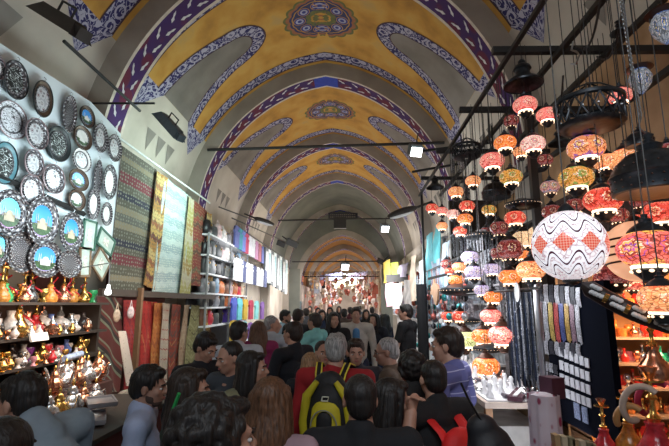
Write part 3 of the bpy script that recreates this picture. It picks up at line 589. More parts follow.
# ---------------------------------------------------------------- bag shelves
x0 = -3.6; yb0, yb1 = AX(207, 300, x0+.25).y, AX(247, 300, x0+.25).y
BZ = [AX(207, p, x0+.25).z for p in (231.6, 253, 272.5, 292.5, 307, 326)]
o = empty('bag_shelving', (x0, (yb0+yb1)/2, 0), 'white shelving unit filled with handbags after the carpets', 'shelf'); LB = yb1-yb0
MW = flat('white_shelf', (.66, .68, .70), .5)
mb = MB(); mb.box((-.24, 0, 1.95), (.03, LB, 3.9)); mb.build('back_panel', flat('shelf_dark_back', (.06, .06, .07), .7), o, False)
for z in BZ: mb = MB(); mb.box((0, 0, z-.02), (.5, LB, .04)); mb.build('shelf_board', MW, o, False)
for y_ in (-LB/2, 0, LB/2): mb = MB(); mb.box((.22, y_, 1.85), (.04, .04, 3.7)); mb.build('upright', flat('grey_upright', (.25, .26, .27), .5), o, False)
BC = [('black', (.012, .012, .014)), ('white', (.62, .6, .58)), ('charcoal', (.06, .065, .07)), ('grey', (.24, .24, .26)), ('pale pink', (.5, .36, .36)), ('cream', (.6, .5, .36)), ('orange', (.5, .15, .05)), ('red', (.5, .03, .05)), ('purple', (.10, .05, .35)), ('blue grey', (.16, .24, .32)), ('brown', (.16, .07, .04)), ('green', (.08, .22, .12))]
def bag(c, s_, ci, lab, shape):
    nm, cc = BC[ci]; o = empty('handbag', c, lab, 'handbag', 'handbags on the white shelving', 0, s_); m = flat('leather_'+nm.replace(' ', '_'), cc, .35, var=.35, scale=14)
    pr = [[(0, 0), (.10, 0), (.14, .04), (.15, .10), (.12, .20), (.08, .25), (0, .26)], [(0, 0), (.14, 0), (.15, .02), (.15, .16), (.13, .20), (0, .20)], [(0, 0), (.09, 0), (.12, .05), (.12, .2), (.09, .28), (0, .30)]][shape]
    bb = MB().lathe(pr, 14, (0, 0, 0), 0, Matrix(((.62, 0, 0), (0, 1, 0), (0, 0, 1)))).build('bag_body', m, o)
    t = pr[-1][1]; MB().tube([(0, -.07, t*.9), (.0, -.055, t+.06), (0, .055, t+.06), (0, .07, t*.9)], .009, 5).build('handle', m, o)
    MB().box((.075, 0, t*.62), (.03, .03, .03)).build('clasp', GC['gold'], bb, False)
rows = [[0, 2, 4, 1, 3, 4, 3, 5, 5], [0, 2, 2, 4, 1, 3, 2, 9, 3], [2, 3, 0, 2, 1, 3, 2, 9, 2], [3, 2, 9, 6, 10, 4, 6, 7, 5], [2, 0, 3, 2, 6, 7, 1, 9, 6], [10, 7, 2, 0, 8, 8, 6, 11, 8]]
for r, z in enumerate(BZ):
    for i in range(9):
        y = yb0+(i+.5)*LB/9; bag((x0+.08, y, z), random.uniform(1.35, 1.5), rows[r][i], '%s handbag, %s from the left on the %s' % (BC[rows[r][i]][0], ordn[i], ('top shelf of the white shelving', 'second shelf of the white shelving', 'third shelf of the white shelving', 'fourth shelf of the white shelving', 'fifth shelf of the white shelving', 'lowest visible shelf of the white shelving')[r]), (i+r) % 3)
# ---------------------------------------------------------------- shirts
def shirt(c, s_, cc, lab, grp, rz=PI/2, long=False, name='hanging_shirt', cat='shirt'):
    o = empty(name, c, lab, cat, grp, rz, s_); g = MB(); L = .95 if long else .68
    out = [(-.10, 0), (-.20, -.03), (-.36, -.17), (-.30, -.25), (-.21, -.18), (-.22, -L), (.22, -L), (.21, -.18), (.30, -.25), (.36, -.17), (.20, -.03), (.10, 0), (.05, -.03), (-.05, -.03)]
    g.plate([(x, -.03+.012*math.sin(x*20), z) for x, z in out], (0, .06, 0)); g.build('garment_body', flat('cloth_%d_%d_%d' % tuple(int(v*50) for v in cc), cc, .8), o, False)
    MB().tube([(-.18, 0, -.02), (0, 0, .03), (.0, 0, .09), (.02, 0, .11), (.03, 0, .09)], .006, 5).build('hanger', M_steel, o)
SC = [((.10, .12, .3), 'navy'), ((.45, .06, .12), 'red'), ((.5, .25, .4), 'pink'), ((.05, .25, .3), 'teal'), ((.7, .7, .75), 'white'), ((.3, .1, .12), 'maroon'), ((.15, .2, .5), 'blue'), ((.7, .72, .74), 'pale grey')]
for i in range(11):
    px = 246+i*3.0; c = AX(px, 0, -3.35); c.z = AX(px, 232+i*2.4, -3.35).z; cc, nm = SC[(i*3) % 8]
    shirt(c, .95, cc, '%s shirt in the upper hanging row, %s from the left' % (nm, ordn[i]), 'shirts in the upper hanging row')
for i in range(9):
    px = 247+i*3.2; c = AX(px, 0, -3.15); c.z = AX(px, 262+i*1.4, -3.15).z; cc, nm = [((.8, .8, .82), 'white'), ((.7, .72, .78), 'pale grey'), ((.06, .07, .15), 'dark blue')][i % 3]
    shirt(c, .92, cc, '%s T-shirt in the lower hanging row, %s from the left' % (nm, ordn[i]), 'T-shirts in the lower hanging row')
for i in range(12):
    px = 246+(i % 6)*5.0; x = -3.2; c = AX(px, 0, x); c.z = AX(px, (298 if i < 6 else 318)+(i % 6)*.8, x).z; cc, nm = [((.08, .12, .5), 'blue'), ((.15, .55, .6), 'cyan'), ((.6, .4, .05), 'yellow'), ((.5, .05, .1), 'red'), ((.3, .75, .75), 'aqua'), ((.25, .12, .4), 'violet')][(i+i//6*2) % 6]
    shirt(c, .9, cc, '%s garment, %s from the left in the %s row by the clothes counter' % (nm, ordn[i % 6], 'upper' if i < 6 else 'lower'), 'bright garments by the clothes counter')
mb = MB(); a, b = AX(244, 231, -3.35), AX(282, 256, -3.35); mb.tube([a, b], .02, 6); tag(mb.build('clothes_rail', M_iron), 'upper clothes rail of the shirt shop', 'rail')
for i, (x, y0, y1, z, lab) in enumerate(((-2.92, 10.8, 14.5, .92, 'white counter below the handbag shelving'), (-2.85, 15.2, 20, .95, 'white counter with folded clothes in front of the shirts'), (-2.8, 21, 27.5, 1.0, 'far white counter on the left side'))):
    o = empty('shop_counter', (x, (y0+y1)/2, 0), lab, 'counter'); MB().box((0, 0, z-.02), (.8, y1-y0, .05)).build('counter_top', MW, o, False); MB().box((0, 0, z/2-.03), (.7, y1-y0-.1, z-.06)).build('counter_body', flat('counter_pale', (.5, .5, .52), .6), o, False)
fold_c = [((.8, .8, .82), 'white'), ((.08, .08, .14), 'navy'), ((.7, .4, .5), 'pink'), ((.5, .7, .75), 'light blue'), ((.75, .7, .6), 'cream')]
for i in range(24):
    y = 15.4+(i % 12)*.38; x = -3.05+.36*(i//12); cc, nm = fold_c[(i*2+i//12) % 5]; mb = MB()
    for q in range(3): mb.box((random.uniform(-.01, .01), 0, .03+.05*q), (.28, .30, .045))
    o = mb.build('folded_clothes', flat('fold_'+nm.replace(' ', '_'), cc, .85), None, False); o.location = (x, y, .955); tag(o, 'stack of %s folded clothes, %s along the %s edge of the white counter' % (nm, ordn[i % 12], 'street' if i//12 else 'wall'), 'clothes', 'folded clothes on the white counter')
# framed displays further on
for i in range(8):
    px = 273+i*2.6; x = -3.3; c = AX(px, 0, x); c.z = AX(px, 268+i*1.6, x).z; mb = MB(); H_ = 1.5*(c.y/20); mb.box((0, 0, 0), (.08, .62, H_)); o = empty('tall_poster', c, 'tall pale poster, %s from the left above the far counter' % ordn[i], 'poster', 'tall posters above the far left counter')
    mb.build('board', flat(('panel_dark', 'panel_pale')[i % 2], ((.10, .11, .12), (.62, .66, .66))[i % 2], .6), o, False); MB().box((.045, 0, 0), (.012, .34, H_*.8)).build('picture', flat(('pic_pale', 'pic_teal')[i % 2], ((.6, .6, .6), (.25, .4, .42))[i % 2], .5), o, False)
for i in range(14):
    y = 21.3+i*.45; cc, nm = [((.75, .72, .7), 'white'), ((.7, .5, .5), 'pink'), ((.55, .62, .7), 'pale blue')][i % 3]; mb = MB(); mb.ball((0, 0, .12), (.2, .2, .14)); mb.ball((0, .02, .3), (.12, .12, .10)); o = mb.build('cloth_bundle', flat('bundle_'+nm.replace(' ', '_'), cc, .8), None); o.location = (-2.85, y, 1.0); tag(o, '%s cloth bundle, %s along the far left counter' % (nm, ordn[i]), 'cloth', 'cloth bundles on the far left counter')
# ================================================================ right side: beams, lanterns, jewellery
GZ = 4.1
def beam(name, a, b, r, lab, m=M_iron): 
    a = Vector(a); b = Vector(b); c = (a+b)/2; d = b-a; mb = MB(); ln = d.length; mb.box((0, 0, 0), (r*2, ln, r*2)); 
    o = mb.build(name, m, None, False); o.location = c; o.rotation_euler = d.to_track_quat('Y', 'Z').to_euler(); return tag(o, lab, 'beam', 'beams of the lantern stall')
beam('ceiling_beam', (1.37, 1.2, GZ), (1.37, 8.6, GZ), .018, 'nearest-to-street long black beam over the lantern stall')
beam('ceiling_beam', (1.78, 1.2, GZ), (1.78, 8.6, GZ), .022, 'second long black beam over the lantern stall')
beam('ceiling_beam', (2.2, 1.2, GZ), (2.2, 8.6, GZ), .022, 'third long black beam over the lantern stall')
beam('ceiling_beam', (2.5, 1.2, GZ-.3), (2.5, 8.6, GZ-.3), .025, 'long low black beam near the wall behind the lanterns')
for i, y in enumerate((2.5, 3.6, 4.8, 6.2, 7.6)): beam('cross_beam', (1.25, y, GZ+.07), (2.9, y, GZ+.05), .028, '%s black cross beam of the lantern stall, counted from the camera' % ordn[i])
beam('stall_upright', (1.4, 8.5, 0), (1.4, 8.5, 4.2), .02, 'black upright at the far end of the lantern stall')
beam('stall_upright', (1.62, 3.85, 2.1), (1.62, 3.85, 4.1), .03, 'thin black upright above the jewellery')
beam('bracket_rod', AY(423, 151, 7.6), AY(520, 139, 7.6), .02, 'thin black bracket rod sticking out left of the lanterns')
beam('bracket_rod', AY(412, 172, 8.4), AY(470, 162, 8.4), .02, 'lower thin black bracket rod left of the lanterns')
beam('bracket_rod', AY(428, 279, 6.2), AY(472, 268, 6.2), .018, 'thin rod above the tan leather piece')
# cables drooping between beams
for i in range(9):
    x = 1.42+.1*i; y = random.uniform(2.4, 5.5); L = random.uniform(.6, 1.0)
    mb = MB(); mb.tube([(x+L*t*.3, y+L*t, GZ+.02-.25*math.sin(PI*t)*L) for t in [q/10 for q in range(11)]], .009, 5)
    tag(mb.build('cable', M_iron), 'thin black cable drooping between the stall beams, %s from the street side' % ordn[i], 'cable', 'cables drooping between the stall beams')
# warm shop interior behind the lanterns
M_warmwall = (lambda k: k.out(k.ramp(k.noise(k.obj()[0], 3, 6), [(.3, (.34, .19, .09)), (.7, (.58, .36, .20))]), .85))(N('warm_plaster'))
wallbox('wall_right_stall', 2.86, 2.95, .8, 8.6, 0, 4.7, M_warmwall)
wallbox('wall_right_back', 1.95, 2.9, 8.6, 8.7, 0, 4.0, M_dark)
# dark backing shelves deep in the stall
o = empty('stall_rack', (2.62, 6.1, 0), 'dark rack behind the hanging lanterns of the right stall', 'shelf')
MB().box((.15, 0, 1.9), (.05, 4.4, 2.9)).build('back_panel', flat('rack_dark', (.05, .018, .012), .8), o, False)
for z in (1.1, 1.6, 2.1, 2.6, 3.1): MB().box((0, 0, z), (.35, 4.4, .03)).build('rack_shelf', M_dark, o, False)
# ---- lantern materials
def m_mosaic(name, base, spot1, spot2, tile=.9, es=1.0, fl=3.0, bgd=None):
    k = N(name); q, u, v = k.uv()
    fu = k.M('SUBTRACT', k.M('FRACT', k.M('MULTIPLY', u, fl*2)), .5); fv = k.M('MULTIPLY', k.M('SUBTRACT', v, .5), 1.5)
    d = k.M('SQRT', k.M('ADD', k.M('MULTIPLY', fu, fu), k.M('MULTIPLY', fv, fv)))
    an = k.M('ARCTAN2', fv, fu); pet = k.M('MULTIPLY', k.M('SINE', k.M('MULTIPLY', an, 8.0)), .035); d2 = k.M('ADD', d, pet)
    col = k.ramp(d2, [(0, (.8, .62, .25)), (.07, spot2), (.15, spot1), (.23, (.85, .66, .45)), (.29, base), (.37, spot2), (.40, base), (.53, tuple(min(1, x*1.1+.08) for x in base)), (.66, spot1)], True)
    vv = k.xyz(k.M('MULTIPLY', u, 24.0), k.M('MULTIPLY', v, 10.0)); cel = k.vor(vv, 1.0, 'DISTANCE_TO_EDGE', .8); rc = k.vor(vv, 1.0, 'F1', .8, 1)
    sx = k.n('ShaderNodeSeparateColor', {0: rc}).outputs[0]
    col = k.mix(k.M('MULTIPLY', sx, .38), col, tuple(min(1, x*1.25+.03) for x in base))
    col = k.mix(k.M('LESS_THAN', cel, .06), col, tuple(x*.35 for x in base))
    return k.out(col, .2, emis=col, es=es)
R_, O_, P_, W_ = (.78, .07, .04), (.85, .22, .04), (.84, .19, .15), (.85, .50, .42)
MOS = {'red': m_mosaic('mosaic_red', R_, (.8, .25, .12), (.15, .02, .03), es=1.0), 'orange': m_mosaic('mosaic_orange', O_, (.8, .12, .05), (.3, .05, .02), es=1.1), 'pink': m_mosaic('mosaic_pink', P_, (.6, .05, .06), (.8, .5, .45), es=1.0),
       'white': m_mosaic('mosaic_pale', W_, (.7, .08, .08), (.25, .1, .2), es=1.1), 'green': m_mosaic('mosaic_green_amber', (.70, .30, .05), (.08, .32, .08), (.05, .25, .08), es=.8), 'blue': m_mosaic('mosaic_blue_flower', (.8, .25, .10), (.12, .06, .35), (.7, .5, .15), es=1.0),
       'redflower': m_mosaic('mosaic_red_flower', (.80, .13, .09), (.85, .45, .08), (.10, .04, .38), es=1.05, fl=2), 'dim': m_mosaic('mosaic_dim', (.30, .045, .04), (.34, .16, .18), (.08, .02, .03), es=.5), 'cream': m_mosaic('mosaic_cream', (.8, .55, .32), (.8, .5, .3), (.75, .45, .25), es=1.05), 'peach': m_mosaic('mosaic_peach', (.88, .32, .12), (.75, .12, .05), (.8, .45, .2), es=1.1, fl=2),
       'multi': m_mosaic('mosaic_multi', (.45, .20, .2), (.1, .25, .4), (.6, .5, .1), es=.7), 'silver': m_mosaic('mosaic_silver', (.32, .34, .38), (.05, .15, .5), (.02, .02, .05), es=.3, fl=5), 'lime': m_mosaic('mosaic_lime', (.62, .62, .25), (.6, .65, .3), (.5, .6, .2), es=1.0), 'violet': m_mosaic('filigree_violet', (.50, .42, .62), (.12, .04, .22), (.8, .7, .85), es=1.1, fl=5)}
M_brass = flat('blackened_brass', (.04, .045, .052), .33, .6, var=.4, scale=30); M_glow = flat('bulb_glow', (1, .75, .55), .4, es=3.0); M_pin = flat('pierced_holes', (1, .62, .4), .4, es=2.2)
M_brown = flat('bronze_metal', (.07, .03, .02), .35, .6)
def chain(mb, p, z1, r=.0028):
    mb.tube([(p[0], p[1], p[2]), (p[0], p[1], z1)], r, 5)
def lantern(px, py, rx, x, col, lab, asp=.78, metal=None, grp='lit mosaic lanterns of the right stall', y=None, lobes=0, ztop=GZ):
    c = AX(px, py, x) if y is None else AY(px, py, y); d = c.y*1.02; r = rx*d/FPX*.97
    o = empty('mosaic_lantern', c, lab, 'lantern', grp, random.uniform(0, 6)); mt = metal or M_brass; a = asp
    n = 14; pr = [(r*math.cos(b), r*a*math.sin(b)) for b in [(-.95+1.95*i/n) for i in range(n+1)]]
    MB().lathe(pr, 28, lobes=lobes, amp=-.08 if lobes else 0).build('glass_shade', MOS[col], o)
    zb = pr[0][1]; rb = pr[0][0]; zt = pr[-1][1]; rt = pr[-1][0]
    MB().lathe([(rb*1.0, zb+.02*r), (rb*1.04, zb-.03*r), (rb*1.0, zb-.11*r), (rb*.85, zb-.10*r)], 24).build('glow_rim', M_glow if col not in ('dim', 'silver', 'multi') else MOS[col], o)  # emissive ring stands in for bulb glow at the shade's lower edge
    mb = MB(); mb.lathe([(rb*.9, zb-.09*r), (rb*1.0, zb-.18*r), (rb*.92, zb-.26*r), (rb*.62, zb-.42*r), (rb*.45, zb-.52*r), (rb*.5, zb-.58*r), (rb*.2, zb-.66*r), (0, zb-.70*r)], 20)
    for i in range(9): q = 2*PI*i/9; mb.ball((rb*.975*math.cos(q), rb*.975*math.sin(q), zb-.21*r), (.085*r, .085*r, .06*r), None, 6, 4, 1)
    mb.build('bottom_cup', [mt, M_pin], o)
    cp = MB().lathe([(rt*1.08, zt-.04*r), (rt*1.12, zt+.02*r), (rt*.95, zt+.14*r), (rt*.55, zt+.30*r), (rt*.35, zt+.36*r), (rt*.4, zt+.46*r), (rt*.2, zt+.5*r), (0, zt+.5*r)], 20).build('cap', mt, o); MB().lathe([(rt*.2, zt+.5*r), (rt*.2, zt+.56*r), (rt*.22, zt+.64*r), (0, zt+.68*r)], 10).build('finial', mt, cp)
    if ztop > c.z+zt+.7*r: mb = MB(); chain(mb, (0, 0, zt+.6*r), ztop-c.z); mb.build('chain', M_iron, o)
    return o
LN = [(525, 105, 12.5, 1.40, 'pink', 'red-pink lantern highest in the left cluster, under the black dome lantern'), (547, 115, 11, 1.62, 'pink', 'pink flowered lantern just right of the highest red-pink one'), (511, 121, 8, 1.55, 'dim', 'unlit dusky lantern left of the highest red-pink one'),
 (505, 143, 11.5, 1.38, 'orange', 'orange-red lantern with a dark eye, left of the white-pink one'), (533, 144, 12.5, 1.45, 'white', 'white-pink lantern with green and red flowers in the left cluster'), (521, 152, 8, 1.62, 'peach', 'small peach lantern tucked between the orange-red and white-pink ones'),
 (492, 161, 12.5, 1.36, 'pink', 'pink lantern with concentric circles at the left of the cluster'), (511, 177, 11.5, 1.42, 'green', 'amber-green lantern hanging alone below the pink circles lantern'), (586, 148, 18.5, 1.45, 'blue', 'large orange lantern with a small blue flower'),
 (606, 162, 12, 1.75, 'peach', 'peach lantern half hidden left of the large peach one'), (626, 160, 17, 1.60, 'peach', 'large peach lantern with a round yellow flower'), (576, 178, 17, 1.40, 'green', 'amber lantern with green discs below the large orange one'), (603, 200, 18.5, 1.40, 'red', 'red lantern with yellow starburst above the white and red mosaic one'),
 (550, 187, 9.5, 1.60, 'multi', 'small lantern with blue and white mosaic, left of the green-disc lantern'), (515, 218, 10.5, 1.40, 'red', 'red-striped lantern below the amber-green one'), (489, 210, 7.5, 1.5, 'green', 'small dark lantern with a red flower and green sides'),
 (473, 181, 8, 1.38, 'peach', 'orange lantern by the pale blue hanging glass'), (456, 192, 8, 1.36, 'peach', 'orange lantern left and below the one by the blue glass'), (467, 206, 8, 1.42, 'red', 'dark red lantern in the small left group'), (465, 219, 8, 1.38, 'orange', 'orange lantern under the dark red one of the small left group'),
 (453, 214, 6.8, 1.36, 'white', 'white-pink lantern with a dark ring in the small left group'), (432, 208, 6.5, 1.36, 'red', 'leftmost small red lantern of all'), (442, 211, 6, 1.36, 'pink', 'small coral lantern right of the leftmost red one'), (442, 226, 6, 1.36, 'peach', 'small peach lantern under the coral one'), (460, 231, 7, 1.36, 'red', 'small red lantern lowest in the small left group'),
 (499, 228, 9, 1.5, 'dim', 'dusky unlit round lantern with a mesh of lines'), (524, 239, 12, 1.62, 'cream', 'plain cream glass lantern behind the dusky flowered one'), (538, 233, 10, 1.66, 'cream', 'plain cream glass lantern partly behind the white globe'), (510, 249, 13, 1.40, 'dim', 'wide dusky rose lantern with floral mesh'),
 (497, 253, 7, 1.55, 'dim', 'small dusky lantern left of the wide dusky rose one'), (531, 270, 14, 1.38, 'peach', 'flat orange lantern with a big concentric disc left of the white globe'), (510, 277, 11, 1.40, 'orange', 'orange-white flowered lantern below the dusky rose one'), (523, 255, 7, 1.55, 'orange', 'small orange lantern between cream glass and disc lantern'),
 (459, 267, 7, 1.36, 'peach', 'orange lantern right of the brown tan leather piece'), (447, 264, 6.5, 1.42, 'dim', 'small dull red lantern touching the orange one near the tan leather piece'), (449, 271, 5, 1.36, 'red', 'tiny red lantern under the dull red one'), (456, 280, 8, 1.36, 'orange', 'orange ringed lantern above the black rimmed tray'),
 (470, 257, 9, 1.38, 'violet', 'white-violet filigree lantern, top one of four'), (474, 272, 9.5, 1.36, 'violet', 'white-violet filigree lantern, lower left of four'), (492, 269, 8.5, 1.40, 'violet', 'white-violet filigree lantern, right one of four'), (482, 290, 8, 1.36, 'violet', 'white-violet filigree lantern, lowest of four'),
 (493, 297, 9, 1.38, 'orange', 'orange floral lantern right of the lowest violet filigree one'), (491, 316, 10.5, 1.34, 'pink', 'coral floral lantern in the lower row beside the grey glass'), (460, 316, 8, 1.40, 'red', 'red lantern in the lower row left of the grey glass'), (448, 316, 7, 1.5, 'red', 'dark red lantern at the left end of the lower row'),
 (465, 339, 12, 1.36, 'lime', 'lime green lantern behind the head of the striped-shirt man'), (483, 336, 11, 1.42, 'orange', 'amber lantern right of the lime green one'), (503, 335, 14, 1.34, 'pink', 'large coral and white flowered lantern right of the amber one'), (486, 366, 13, 1.30, 'orange', 'glowing orange bowl lantern low above the jewellery table'),
 (463, 366, 8, 1.42, 'orange', 'orange lantern behind the neck of the striped-shirt man'),
 (648, 249, 28, 1.30, 'redflower', 'big red lantern with a blue and yellow flower at the right'), (614, 268, 20, 1.62, 'dim', 'big dark red lantern between the white globe and the big red one'), (662, 299, 21, 1.15, 'peach', 'orange lantern with a flower at the right edge, lowest of the big ones'),
 (661, 213, 17, 1.9, 'red', 'dim red lantern at the right edge behind the pierced black lid'), (620, 96, 12, 1.75, 'pink', 'pink and white mosaic lantern beside the silver chain'), (637, 222, 11, 1.8, 'red', 'small red lantern behind the big red one'), (592, 237, 14, 1.8, 'peach', 'reddish lantern hidden behind the white globe'), (668, 152, 12, 1.7, 'dim', 'dark striped lantern cut by the right edge')]
for l in LN:
    big = l[2] > 15
    lantern(l[0], l[1], l[2], l[3], l[4], l[5], asp=.72 if l[4] != 'dim' else .8, metal=M_brass if l[1] < 300 else M_brown)
# pale globe with dark spiral lines behind the big red one
c = AX(637, 251, 1.5); r = 30*c.y/FPX; o = empty('spiral_lantern', c, 'pale orange globe with dark spiral lines behind the big red lantern', 'lantern')
MB().ball((0, 0, 0), r, nu=30, nv=20).build('glass_shade', flat('pale_orange_glass', (.75, .38, .22), .3, es=.9), o)
for j in range(4): MB().tube([(r*1.01*math.cos(t)*math.cos(-.6+.25*j+t*.06), r*1.01*math.sin(t)*math.cos(-.6+.25*j+t*.06), r*1.01*math.sin(-.6+.25*j+t*.06)) for t in [q*.25 for q in range(27)]], .006, 5).build('dark_band', M_brown, o)
mb = MB(); MB().lathe([(r*.3, r*.93), (r*.2, r*1.1), (.01, r*1.2)], 16).build('cap', M_brass, o); chain(mb, (0, 0, r*1.1), GZ-c.z); mb.build('chain', M_iron, o)
# the big white globe
k = N('white_globe_mosaic'); q, u, v = k.uv(); vv = k.M('SUBTRACT', v, .5)
tri = k.M('MULTIPLY', k.M('COSINE', k.M('MULTIPLY', u, 2*PI*9)), -.068)
col = k.mix(k.M('LESS_THAN', k.vor(k.xyz(k.M('MULTIPLY', u, 40.0), k.M('MULTIPLY', v, 22.0)), 1.0, 'DISTANCE_TO_EDGE', 1.0), .07), (.93, .88, .92), (.50, .36, .40))
fu = k.M('SUBTRACT', k.M('FRACT', k.M('MULTIPLY', u, 9.0)), .5)
dia = k.M('ADD', k.M('MULTIPLY', k.M('ABSOLUTE', fu), .26), k.M('ABSOLUTE', vv)); ins = k.M('LESS_THAN', dia, .105)
ck = k.n('ShaderNodeTexChecker', {'Vector': k.xyz(k.M('MULTIPLY', k.M('ADD', k.M('MULTIPLY', fu, .26), vv), 1.0), k.M('MULTIPLY', k.M('SUBTRACT', k.M('MULTIPLY', fu, .26), vv), 1.0)), 'Scale': 38.0}).outputs[1]
col = k.mix(ins, col, (.60, .08, .05)); col = k.mix(k.M('MULTIPLY', ins, k.M('MULTIPLY', ck, .6)), col, (.85, .45, .35))
for off, wd in ((.165, .013), (-.165, .013), (.30, .010), (-.30, .010)):
    l_ = k.M('ABSOLUTE', k.M('SUBTRACT', k.M('ADD', vv, k.M('MULTIPLY', tri, -1.0 if off > 0 else 1.0)), off)); col = k.mix(k.M('LESS_THAN', l_, wd), col, (.07, .02, .035))
    wh = k.M('LESS_THAN', k.M('ABSOLUTE', k.M('SUBTRACT', l_, .03)), .018); col = k.mix(wh, col, (.93, .93, 1.0))
M_globe = k.out(col, .25, emis=col, es=.75)
c = AY(569, 245.5, 1.95); r = 36.5*c.y*.95/FPX; o = empty('mosaic_globe_lantern', c, 'large white globe lantern with red lozenges and black zigzags', 'lantern', None, .3)
MB().lathe([(r*math.cos(b), r*math.sin(b)) for b in [-1.35+2.7*i/26 for i in range(27)]], 44).build('glass_globe', M_globe, o)
MB().lathe([(r*.24, -r*.96), (r*.26, -r*1.02), (r*.1, -r*1.1), (0, -r*1.14)], 20).build('bottom_cup', M_brass, o)
MB().lathe([(r*.26, r*.94), (r*.22, r*1.05), (r*.1, r*1.2), (0, r*1.25)], 20).build('cap', M_brass, o); mb = MB(); chain(mb, (0, 0, r*1.2), GZ-c.z); mb.build('chain', M_iron, o)
# black pierced metal lanterns
def holes(mb, r, z, n, s_):
    for i in range(n): a = 2*PI*i/n; mb.ball((r*math.cos(a), r*math.sin(a), z), (s_, s_, s_*.8), None, 5, 3, 1)
def metal_lantern(px, py, rx, x, kind, lab, y=None):
    c = AX(px, py, x) if y is None else AY(px, py, y); r = rx*c.y/FPX; o = empty('metal_lantern', c, lab, 'lantern', 'unlit black metal lanterns')
    if kind == 'dome':
        mb = MB(); mb.lathe([(r*.90, -.62*r), (r*.98, -.60*r), (r, -.20*r), (r*1.05, -.16*r), (r*.98, -.05*r), (r*.86, .20*r), (r*.60, .44*r), (r*.34, .52*r), (r*.26, .56*r), (r*.32, .70*r), (r*.16, .80*r), (r*.10, .88*r), (r*.15, 1.0*r), (0, 1.1*r)], 36); holes(mb, r*1.0, -.30*r, 26, .035*r); holes(mb, r*.99, -.50*r, 26, .035*r); holes(mb, r*.92, .08*r, 22, .035*r); mb.build('dome', [M_brass, M_brown], o)
        MB().lathe([(r*.90, -.62*r), (r*.7, -.60*r), (r*.4, -.58*r), (0, -.58*r)], 28).build('base_plate', M_brass, o)
    elif kind == 'crown':
        MB().lathe([(r, .34*r), (r*1.06, .30*r), (r*1.06, .20*r), (r*.98, .16*r)], 30).build('top_ring', M_brass, o)
        MB().lathe([(r*.95, -.5*r), (r, -.52*r), (r*.95, -.60*r), (r*.75, -.66*r), (.02, -.66*r)], 30).build('basket', M_brass, o)
        mb = MB()
        for i in range(18):
            a = 2*PI*i/18; b = a+.17; mb.tube([(r*math.cos(t)*1.0, r*math.sin(t)*1.0, z) for t, z in ((a, .2*r), (b, -.15*r), (a, -.5*r))], .014*r+.003, 5); mb.tube([(r*math.cos(t), r*math.sin(t), z) for t, z in ((a, .2*r), (a-.17, -.15*r), (a, -.5*r))], .014*r+.003, 5)
        mb.build('lattice', M_brass, o); mb = MB(); holes(mb, r*.95, -.15*r, 14, .05*r); mb.build('crystal_beads', [M_steel, M_steel], o)
        mb = MB()
        for i in range(6): a = 2*PI*i/6; mb.tube([(r*math.cos(a), r*math.sin(a), .3*r), (r*.45*math.cos(a), r*.45*math.sin(a), .75*r), (.02, 0, .95*r)], .03*r, 5)
        mb.build('crown_arms', M_brass, o)
    elif kind == 'bell':
        MB().lathe([(r, -.38*r), (r*1.02, -.30*r), (r*.82, -.12*r), (r*.5, .10*r), (r*.36, .30*r), (r*.36, .5*r), (r*.46, .56*r), (r*.4, .72*r), (r*.2, .85*r), (.03, 1.0*r), (0, 1.2*r)], 28).build('bell', M_brass, o)
    elif kind == 'tray':
        mb = MB(); mb.lathe([(r, 0), (r*1.03, .08*r), (r, .18*r), (r*.8, .24*r), (r*.35, .4*r), (0, .42*r)], 32); holes(mb, r*1.02, .07*r, 30, .022*r); mb.build('canopy', [M_brass, M_pin], o); MB().lathe([(r*.98, 0), (r*.8, -.12*r), (r*.3, -.2*r), (0, -.2*r)], 28).build('base_plate', M_brass, o)
    elif kind == 'vase':
        MB().lathe([(.05*r, -1.9*r), (.35*r, -1.6*r), (.85*r, -.9*r), (r, -.2*r), (.8*r, .35*r), (.62*r, .6*r)], 26).build('glass_shade', MOS['silver'], o); MB().lathe([(.62*r, .6*r), (1.2*r, .75*r), (1.15*r, .85*r), (.3*r, 1.1*r), (0, 1.3*r)], 24).build('cap', M_brown, o)
    mb = MB(); t = {'dome': 1.0, 'crown': .9, 'bell': 1.1, 'tray': .4, 'vase': 1.2}[kind]*r; 
    if c.z+t < GZ: chain(mb, (0, 0, t), GZ-c.z); mb.build('chain', M_iron, o)
    return o
metal_lantern(652, 171, 38, 1.45, 'dome', 'wide black pierced dome lid, largest metal piece at the right')
metal_lantern(639, 139, 13, 1.6, 'dome', 'small black ribbed dome right of the large peach lantern')
metal_lantern(589, 110, 32, 1.42, 'crown', 'big black openwork crown lantern with crystal beads')
metal_lantern(523, 79, 20, 1.38, 'bell', 'black bell-shaped lantern hanging from the upper cross beam')
metal_lantern(449, 223, 1, 1.9, 'bell', 'x') if False else None
metal_lantern(435, 185, 9, 1.36, 'bell', 'black street-lamp shaped bell lantern above the leftmost red lanterns')
metal_lantern(466, 150, 14, 1.45, 'crown', 'black ring chandelier with pale crystals left of the cluster')
metal_lantern(461, 292, 20, 1.40, 'tray', 'black round tray-like lamp with a row of tiny lit holes')
metal_lantern(523, 206, 17, 1.50, 'tray', 'dark dish lamp below the amber-green lantern')
metal_lantern(466, 322, 13, 1.5, 'tray', 'dark dish lamp above the lime green lantern')
metal_lantern(488, 350, 14, 1.38, 'tray', 'dark dish lamp above the glowing orange bowl')
metal_lantern(480, 237, 15, 1.62, 'tray', 'dark dish lamp above the violet filigree lanterns')
metal_lantern(496, 190, 14, 1.7, 'dome', 'dark dome lamp between the pink circles lantern and small green one')
metal_lantern(640, 76, 11, 1.7, 'vase', 'silver-blue mosaic vase lantern at upper right')
metal_lantern(664, 22, 14, 1.75, 'vase', 'silver mosaic vase lantern cut by the top right corner')
metal_lantern(455, 232, 1, 1.9, 'tray', 'x') if False else None
